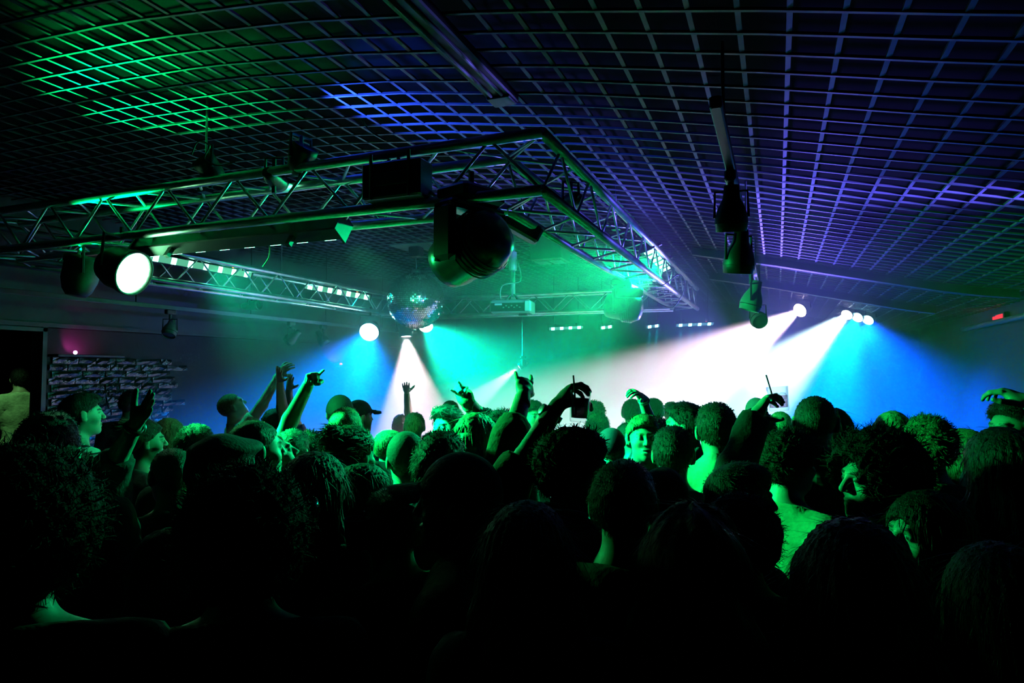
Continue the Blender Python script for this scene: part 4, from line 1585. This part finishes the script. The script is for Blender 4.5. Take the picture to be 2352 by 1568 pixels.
    armup = [nm for nm in J if J[nm][1][2] > 1.42]

    def neckline(x, y, z):
        c = (z - zc) + .45 * np.clip(y + .03, -.05, .2)
        if armup:     # keep the raised sleeves: only clip near the neck
            c = np.where(np.sqrt(x * x + (y + .03) ** 2) < .12, c, -1)
        return c
    fd.clip(neckline)
    fd.clip(lambda x, y, z: .84 - z + 0 * x + 0 * y)
    V, Q = fd.mesh()
    TRI[0] += 2 * len(Q)
    link('jacket' if jacket else 'shirt', np_mesh('top', V, Q), e, cloth_mat(top))
    global TROUSERS, SHOE
    if SHOE is None:
        fd = Field(np.arange(-.24, .25, .02), np.arange(-.2, .2, .02), np.arange(.05, 1.0, .025))
        fd.ell((0, -.008, .92), (.17, .122, .12), .03)
        for s in (-1, 1):
            fd.cone((s * .085, 0, .9), (s * .095, .015, .5), .092, .064, .02)
            fd.cone((s * .095, .015, .5), (s * .1, -.02, .08), .064, .05, .02)
        TROUSERS = np_mesh('trousers', *fd.mesh())
        fd = Field(np.arange(-.07, .08, .012), np.arange(-.12, .22, .012), np.arange(-.005, .14, .012))
        fd.ell((0, .06, .035), (.045, .13, .045), .03)
        fd.cone((0, -.03, .05), (0, -.03, .1), .042, .045, .03)
        fd.clip(lambda x, y, z: .003 - z + 0 * x + 0 * y)
        SHOE = np_mesh('shoe', *fd.mesh())
        TROUSERS.materials.append(mat('dark_denim', (.025, .03, .045), .85, bump=.3, bscale=80))
        SHOE.materials.append(mat('shoe_leather', (.03, .028, .026), .5))
    link('trousers', TROUSERS, e)
    for s in (-1, 1):
        o = link('shoe', SHOE, e)
        o.location = (s * .1, -.02, 0)
    # ---- hair, headgear
    R, t = T

    def headpart(style, nm, m_):
        r2 = hair_mesh(style, max(.0066, min(.014, d * .0027)), seed)
        if r2 is None: return
        V, Q = r2
        if nm == 'hair':
            V2, Q2 = strands_on(V, Q, style, seed, d)
            Q = np.concatenate([Q, Q2 + len(V)])
            V = np.concatenate([V, V2])
        V = V @ R.T + t
        TRI[0] += 2 * len(Q)
        link(nm, np_mesh(nm, V, Q), e, m_)
    if hair in ('cap', 'cap_back', 'beanie', 'flatcap'):
        headpart('crop', 'hair', hair_mat(hc, False))
        headpart(hair, 'cap', extra if extra is not None else mat('cap_cloth_dark', (.014, .014, .017), .8, bump=.3, bscale=90))
    elif hair != 'bald':
        headpart(hair, 'hair', hair_mat(hc, hair in ('curly', 'afro', 'spiky')))
    # wrist watches and bracelets
    for nm, wr, tp, palm, pose, a in hands:
        if 'watch' in a:
            el = J[nm][1]
            ax_ = wr - el; ax_ /= np.linalg.norm(ax_)
            c0 = wr - ax_ * .025
            M4 = Matrix.Translation(Vector(c0)) @ frame_q(Vector(ax_)).to_matrix().to_4x4()
            r0 = .0335 if not fem else .03
            if a['watch'] == 'watch':
                MB().lathe([(r0, -.011), (r0 + .003, -.011), (r0 + .003, .011), (r0, .011)], 20, M4).build('watch_strap', M_BLACKP, e, True)
                pd = palm - ax_ * (palm @ ax_); pd /= np.linalg.norm(pd)
                M5 = Matrix.Translation(Vector(c0 - pd * (r0 + .002))) @ frame_q(Vector(-pd)).to_matrix().to_4x4()
                MB().lathe([(.001, .007), (.016, .007), (.02, .005), (.021, -.003), (.001, -.003)], 20, M5).build('watch_face', M_STEEL, e, True)
            else:
                for q in range(3):
                    M6 = Matrix.Translation(Vector(c0 - ax_ * (.009 * q))) @ frame_q(Vector(ax_ + np.array([.1 * q, -.1, .05]))).to_matrix().to_4x4()
                    MB().lathe([(r0, -.003), (r0 + .004, 0), (r0, .003), (r0 - .001, 0)], 18, M6).build('bracelet', M_STEEL, e, True)
        if 'cuff' in a:
            el = J[nm][1]
            ax_ = wr - el; ax_ /= np.linalg.norm(ax_)
            for q in range(2):
                M6 = Matrix.Translation(Vector(wr - ax_ * (.035 + .028 * q))) @ frame_q(Vector(ax_)).to_matrix().to_4x4()
                MB().lathe([(.043, -.007), (.047, -.007), (.047, .007), (.043, .007)], 20, M6).build('cuff_band', M_WHITEP, e, True)
    return e, hands, Mw

# ------------------------------------------------------------------ the crowd
A = dict
# --- far left and left
person('person in a pale loose shirt seen from behind in the recess at far left', 46, 845, 7.3, -10, 'short', 'black', 'cream', sleeve='long', base_z=.24)
person('man in a black and white striped top, in profile facing right', 190, 900, 3.95, 78, 'short', 'black', 'stripes')
person('faint dark figure standing in front of the stone cladding', 300, 897, 6.0, 20, 'short', 'black', 'charcoal', jacket=True)
person('curly-haired person raising a flat open hand with a black watch', 166, 1034, 2.45, 25, 'curly', 'brown', 'black', sleeve='pushed', jacket=True,
       arms={'R': A(elbow=(250, 1085), wrist=(312, 972), tip=(352, 915), palm=(-.35, .35, -.85), pose='flat', watch='watch')})
person('woman in profile touching her chin, face lit green', 334, 962, 3.6, 78, 'bun', 'brown', 'charcoal', True, sleeve='long',
       arms={'R': A(local=((.2, .2, 1.24), (.05, .2, 1.43), (.02, .14, 1.55)), palm=(0, -1, .2), pose='relax')})
person('woman with straight fair bob and fringe, seen from behind', 388, 958, 4.15, 5, 'bob', 'fair', 'black', True)
person('round dark-haired head behind the flat cap, seen from behind', 448, 974, 3.1, 15, 'short', 'brown', 'black')
person('close-cropped head lit green on top, left of the flat cap', 394, 1028, 2.65, -20, 'crop', 'brown', 'black', jacket=True)
person('person in a dark flat cap, seen from behind', 512, 1000, 1.95, 35, 'flatcap', 'black', 'black', jacket=True, collar=True)
person('near person with big frizzy dark hair filling the left middle', 565, 1062, 1.36, 10, 'afro', 'black', 'black', jacket=True)
person('man with short faded hair leaning towards the bright upturned face', 588, 964, 2.6, 55, 'crop', 'brown', 'khaki', hyaw=15)
person('person with closed eyes and face turned up, bright green, in profile', 650, 992, 3.0, 82, 'crop', 'brown', 'khaki', hpitch=22, extra=None)
person('dark spiky-haired head between the upturned face and the blond head', 711, 990, 3.7, 10, 'spiky', 'black', 'black')
person('man looking up in the blue haze, pale shirt, long bare arm raised', 552, 900, 5.6, 80, 'crop', 'fair', 'cream', sleeve='short', hpitch=28,
       arms={'R': A(elbow=(602, 930), wrist=(642, 858), tip=(664, 833), palm=(.4, 0, .8), pose='bent')})
person('person in the blue haze with one thin arm straight up', 630, 938, 5.2, 30, 'short', 'black', 'navy',
       arms={'R': A(elbow=(648, 935), wrist=(642, 872), tip=(640, 845), palm=(.4, 0, .8), pose='flat')})
person('person with a pale forearm up beside the pointing arm', 668, 945, 5.6, 20, 'short', 'black', 'navy',
       arms={'R': A(elbow=(664, 945), wrist=(664, 890), tip=(668, 862), palm=(.4, 0, .8), pose='flat')})
person('person in a black t-shirt pointing one finger at the ceiling', 672, 985, 3.35, 25, 'short', 'black', 'navy', sleeve='short',
       arms={'L': A(elbow=(668, 962), wrist=(712, 876), tip=(728, 846), palm=(.5, 0, -.8), pose='point')})
person('man in a black baseball cap in front of the cyan light', 782, 909, 4.6, 20, 'cap', 'black', 'navy')
person('blond close-cropped man, bright green, seen from behind', 793, 934, 3.35, 0, 'crop', 'blond', 'black')
person('man in a cap turned right, washed in blue', 826, 920, 5.0, 60, 'cap', 'black', 'navy')
person('woman with her hair in a bun, seen from behind', 805, 974, 2.65, 20, 'bun', 'fair', 'black', True, hyaw=25)
person('woman with long straight dark hair, drinking cup before her, seen from behind', 728, 1034, 2.1, 40, 'long', 'black', 'black', True)
person('woman in profile facing right beside the white cup', 838, 1062, 2.35, 75, 'long', 'brown', 'charcoal', True)
person('short-haired man lit bright green, right of the bun', 898, 986, 3.75, 70, 'crop', 'fair', 'teal')
person('light-haired head standing inside the white cone of light', 952, 947, 5.2, 0, 'short', 'blond', 'grey')
person('pale head at the back just right of the cone, behind the dark quiff', 1034, 919, 5.6, 0, 'crop', 'fair', 'grey')
person('man with dark curly quiff half turned to the viewer', 1028, 930, 4.0, -140, 'quiff', 'black', 'teal')
person('person in the cone of light with one arm up', 920, 952, 6.2, 0, 'short', 'brown', 'grey',
       arms={'R': A(elbow=(938, 945), wrist=(934, 900), tip=(932, 880), palm=(0, 0, 1), pose='flat')})
person('person in ridged dark sleeve making a horned hand sign', 1112, 936, 4.35, 0, 'short', 'brown', 'olive', sleeve='long', jacket=True,
       arms={'L': A(elbow=(1098, 948), wrist=(1062, 902), tip=(1040, 880), palm=(0, .1, -1), pose='horns')})
person('woman with long fair hair, face blown out white green', 1088, 946, 3.1, -150, 'long', 'blond', 'black', True)
person('man with cropped curls looking down left, right of the bright-faced woman', 1158, 935, 3.5, -120, 'curly', 'black', 'grey', hpitch=-12)
person('person in a smooth dark beanie, left of the combed-back head', 932, 994, 2.95, -10, 'beanie', 'black', 'olive', jacket=True)
person('person in green-lit padded jacket punching a fist with two fingers up', 1010, 990, 2.35, 15, 'quiff', 'brown', 'olive', sleeve='pushed', jacket=True,
       arms={'R': A(elbow=(1172, 1010), wrist=(1203, 905), tip=(1206, 850), palm=(-.2, 0, 1), pose='horns', near=False)})
cap_man = person('man in a black baseball cap facing left, holding up a dark glass', 1052, 1046, 1.72, -78, 'cap', 'black', 'olive', sleeve='pushed', jacket=True, collar=True,
       arms={'R': A(elbow=(1165, 1115), wrist=(1276, 938), tip=(1325, 862), palm=(.9, -.3, .3), pose='grip', near=False, watch='watch')})
person('man with tousled hair and green collar, facing right, below the dark glass', 1318, 974, 2.0, 62, 'curly', 'brown', 'khaki', jacket=True, collar=True)
# --- right half
person('person in a pink-red cap in the purple haze', 1405, 985, 3.9, 25, 'beanie', 'brown', 'navy', extra=mat('red_cap_cloth', (.5, .03, .06), .8))
person('small fair head at the back, right of the dark glass', 1366, 918, 6.2, 0, 'curly', 'blond', 'grey')
person('frizzy head under the fair one, right of the dark glass', 1372, 946, 5.2, 0, 'curly', 'fair', 'navy')
person('man seen between the two raised arms near the centre', 1222, 918, 4.9, 150, 'short', 'brown', 'grey')
person('smiling man facing the viewer in a green-lit t-shirt', 1477, 950, 3.5, 170, 'short', 'blond', 'olive', smile=True)
person('dark-haired woman in profile just behind the smiling man', 1443, 968, 4.45, -70, 'bun', 'black', 'navy', True)
person('woman raising a limp hand with bracelets', 1512, 958, 4.0, 10, 'bun', 'black', 'navy', True,
       arms={'L': A(elbow=(1494, 968), wrist=(1474, 912), tip=(1446, 888), palm=(-.6, -.6, 0), pose='bent', watch='bracelet')})
person('dark head in the purple haze, left of the limp hand', 1452, 916, 5.6, 10, 'short', 'black', 'charcoal')
person('dark head in the purple haze, right of the limp hand', 1502, 914, 5.9, -20, 'short', 'black', 'charcoal')
person('faint head in the purple haze, left of the man in dark plaid', 1542, 922, 6.6, 0, 'short', 'black', 'charcoal')
person('man in a dark plaid shirt, in profile facing left', 1574, 922, 3.4, -75, 'short', 'black', 'plaid_dark', collar=True)
person('short round head washed blue, between smiling man and green shirt', 1546, 978, 2.82, 0, 'short', 'black', 'navy')
person('bearded man in a bright green-lit shirt, seen from behind', 1648, 924, 3.0, 8, 'short', 'brown', 'cream', sleeve='long', beard=True, collar=True, hyaw=-18)
person('person behind the green shirt reaching a hand to the left', 1738, 938, 3.5, -20, 'short', 'black', 'black', sleeve='long',
       arms={'L': A(elbow=(1742, 1000), wrist=(1708, 985), tip=(1668, 980), palm=(-.2, 0, 1), pose='relax')})
glass_man = person('dark figure holding up a tumbler with a straw, striped cuff', 1700, 1060, 2.05, 70, 'short', 'black', 'black', sleeve='long', jacket=True,
       arms={'L': A(elbow=(1690, 1080), wrist=(1738, 952), tip=(1775, 888), palm=(.95, 0, .2), pose='grip', near=False, cuff=1)})
person('short-haired man with green-lit collar, turned right, below the tumbler', 1812, 980, 2.5, 38, 'curly', 'brown', 'khaki')
person('tall man in a checked plaid shirt, seen from behind', 1872, 909, 2.95, 0, 'crop', 'brown', 'plaid', collar=True, sleeve='long')
person('pale-capped head at the back, left of the tumbler', 1737, 915, 5.4, 0, 'cap_back', 'brown', 'navy', extra=mat('pale_cap_cloth', (.4, .42, .5), .8))
person('head at the back under the tumbler, lit cyan', 1792, 944, 4.6, 0, 'crop', 'blond', 'navy')
person('person in blue shade just right of the tall plaid man', 1916, 935, 3.7, 15, 'long', 'black', 'navy', True)
person('woman with big dark hair looking back at the viewer', 2010, 976, 2.0, -126, 'afro', 'black', 'black', True)
person('fair straight-haired head at the back right', 2050, 942, 3.7, 0, 'bob', 'blond', 'navy', True)
person('man with wavy fair hair and bare green-lit neck, olive t-shirt', 2128, 949, 2.75, -25, 'curly', 'fair', 'olive')
person('woman with straight streaked hair at right, facing left', 2208, 982, 3.1, -50, 'long', 'fair', 'black', True)
person('man at the right edge with a hand on his head', 2330, 914, 2.75, -140, 'short', 'black', 'navy', skin='mid',
       arms={'L': A(elbow=(2410, 1060, 2.66), wrist=(2362, 922, 2.68), tip=(2320, 905, 2.72), palm=(0, -1, .2), pose='bent', watch='watch')})
person('near dark head at the right edge', 2296, 978, 2.05, -40, 'bob', 'black', 'black', True)
person('smiling dark-haired woman low at right, turned to the viewer', 2122, 1124, 1.75, -135, 'long', 'black', 'black', True, smile=True)
# --- dark foreground
person('curly dark head low at left with blue rim, nearest the striped man', 112, 944, 2.2, 10, 'short', 'black', 'black', jacket=True)
person('very near black silhouette at the left edge', 52, 1012, 1.2, 20, 'afro', 'black', 'black', jacket=True)
person('long-haired head in the dark foreground, centre', 1212, 1146, 1.4, 5, 'long', 'brown', 'black', True)
person('round dark head in the foreground below the smiling man', 1432, 1056, 1.75, 10, 'short', 'black', 'black', jacket=True)
person('dark capped head beside the round one in the foreground', 1524, 1078, 2.15, 10, 'beanie', 'black', 'black')
person('long fair-haired woman in the foreground right of centre', 1592, 1152, 1.3, 0, 'wavy', 'fair', 'black', True)
person('fuzzy dark head in front of the tumbler arm', 1702, 1124, 1.75, -20, 'curly', 'black', 'black', True)
person('large round head in the dark foreground at lower right', 1962, 1184, 1.12, 0, 'bob', 'black', 'black', True)
person('black silhouette in the lower right corner', 2290, 1240, 1.25, -20, 'long', 'black', 'black', True)
person('dark head low between the near capped man and the frizzy hair', 905, 1120, 1.95, -30, 'short', 'black', 'khaki', jacket=True)

# ------------------------------------------------------------------ drinks
M_GLASS = thin_glass('clear_glass', (.93, .95, .95))
M_DRINK = thin_glass('dark_drink', (.1, .07, .08))
M_PINKD = thin_glass('pink_drink', (.85, .62, .7))


def tumbler(loc, q, r, h, label, drink, fill, straw=True, ice=0, name='tumbler'):
    e = empty(name, loc, label, 'glass', None, q)
    MB().lathe([(.001, 0), (r * .86, 0), (r * .9, .006), (r, h), (r - .0022, h), (r * .9 - .003, .012), (.001, .011)], 28).build('glass', M_GLASS, e, True)
    if fill:
        MB().lathe([(.001, .0125), (r * .9 - .0045, .013), (r * (.9 + .1 * fill) - .004, h * fill), (.001, h * fill)], 28).build('drink', drink, e, True)
    for i in range(ice):
        R = Matrix.Rotation(.6 * i, 3, 'Z') @ Matrix.Rotation(.5 + i, 3, 'X')
        MB().bevbox((r * .45 * math.cos(i * 2.2), r * .45 * math.sin(i * 2.2), h * (fill - .02)), (.011, .011, .011), .003, R).build('ice_cube', M_GLASS, e)
    if straw:
        MB().tube([(-r * .3, 0, .02), (-r * .85, .005, h + .045)], .0028, 8).build('straw', mat('dark_straw', (.03, .03, .035), .4), e)
    return e


# one in the fist of the capped man, one held up at right
_, hs, Mw = cap_man
gp = P(1330, 968, (Mw @ Vector(hs[0][1]) - CAM).dot(FWD) - .02)
tumbler(gp, (Matrix.Rotation(.06, 3, 'Y')).to_quaternion(), .033, .098, 'tumbler of dark drink held up in silhouette, centre', M_DRINK, .75)
_, hs, Mw = glass_man
gp = P(1790, 943, (Mw @ Vector(hs[0][1]) - CAM).dot(FWD) + .0)
tumbler(gp, (Matrix.Rotation(-.08, 3, 'Y')).to_quaternion(), .038, .088, 'clear tumbler of pink drink with ice and a straw held up at right', M_PINKD, .62, True, 4)
# plastic cup and balloon glass low down at left
cup = empty('plastic_cup', P(818, 1262, 1.85), 'white plastic cup with a straw among the dark bodies', 'cup')
MB().lathe([(.001, 0), (.026, 0), (.036, .085), (.038, .085), (.038, .088), (.035, .088), (.025, .004), (.001, .004)], 24).build('cup', M_WHITEP, cup, True)
MB().tube([(.01, 0, .02), (.025, 0, .11)], .003, 6).build('straw', M_BLACKP, cup)
bg = empty('balloon_glass', P(695, 1245, 1.75), 'round balloon glass catching green light beside the frizzy hair', 'glass')
MB().lathe([(.001, .0), (.03, .002), (.004, .008), (.004, .03), (.02, .035), (.042, .06), (.046, .085), (.036, .115), (.034, .115), (.044, .085), (.04, .061), (.018, .039), (.001, .036)], 26).build('bowl', M_GLASS, bg, True)
cup = empty('plastic_cup', P(192, 1166, 2.1), 'small clear plastic cup with a black straw at far left', 'cup')
MB().lathe([(.001, 0), (.024, 0), (.034, .08), (.032, .08), (.022, .003), (.001, .003)], 22).build('cup', thin_glass('cloudy_plastic', (.7, .75, .8)), cup, True)
MB().tube([(-.04, 0, .02), (.04, 0, .095)], .003, 6).build('straw', M_BLACKP, cup)
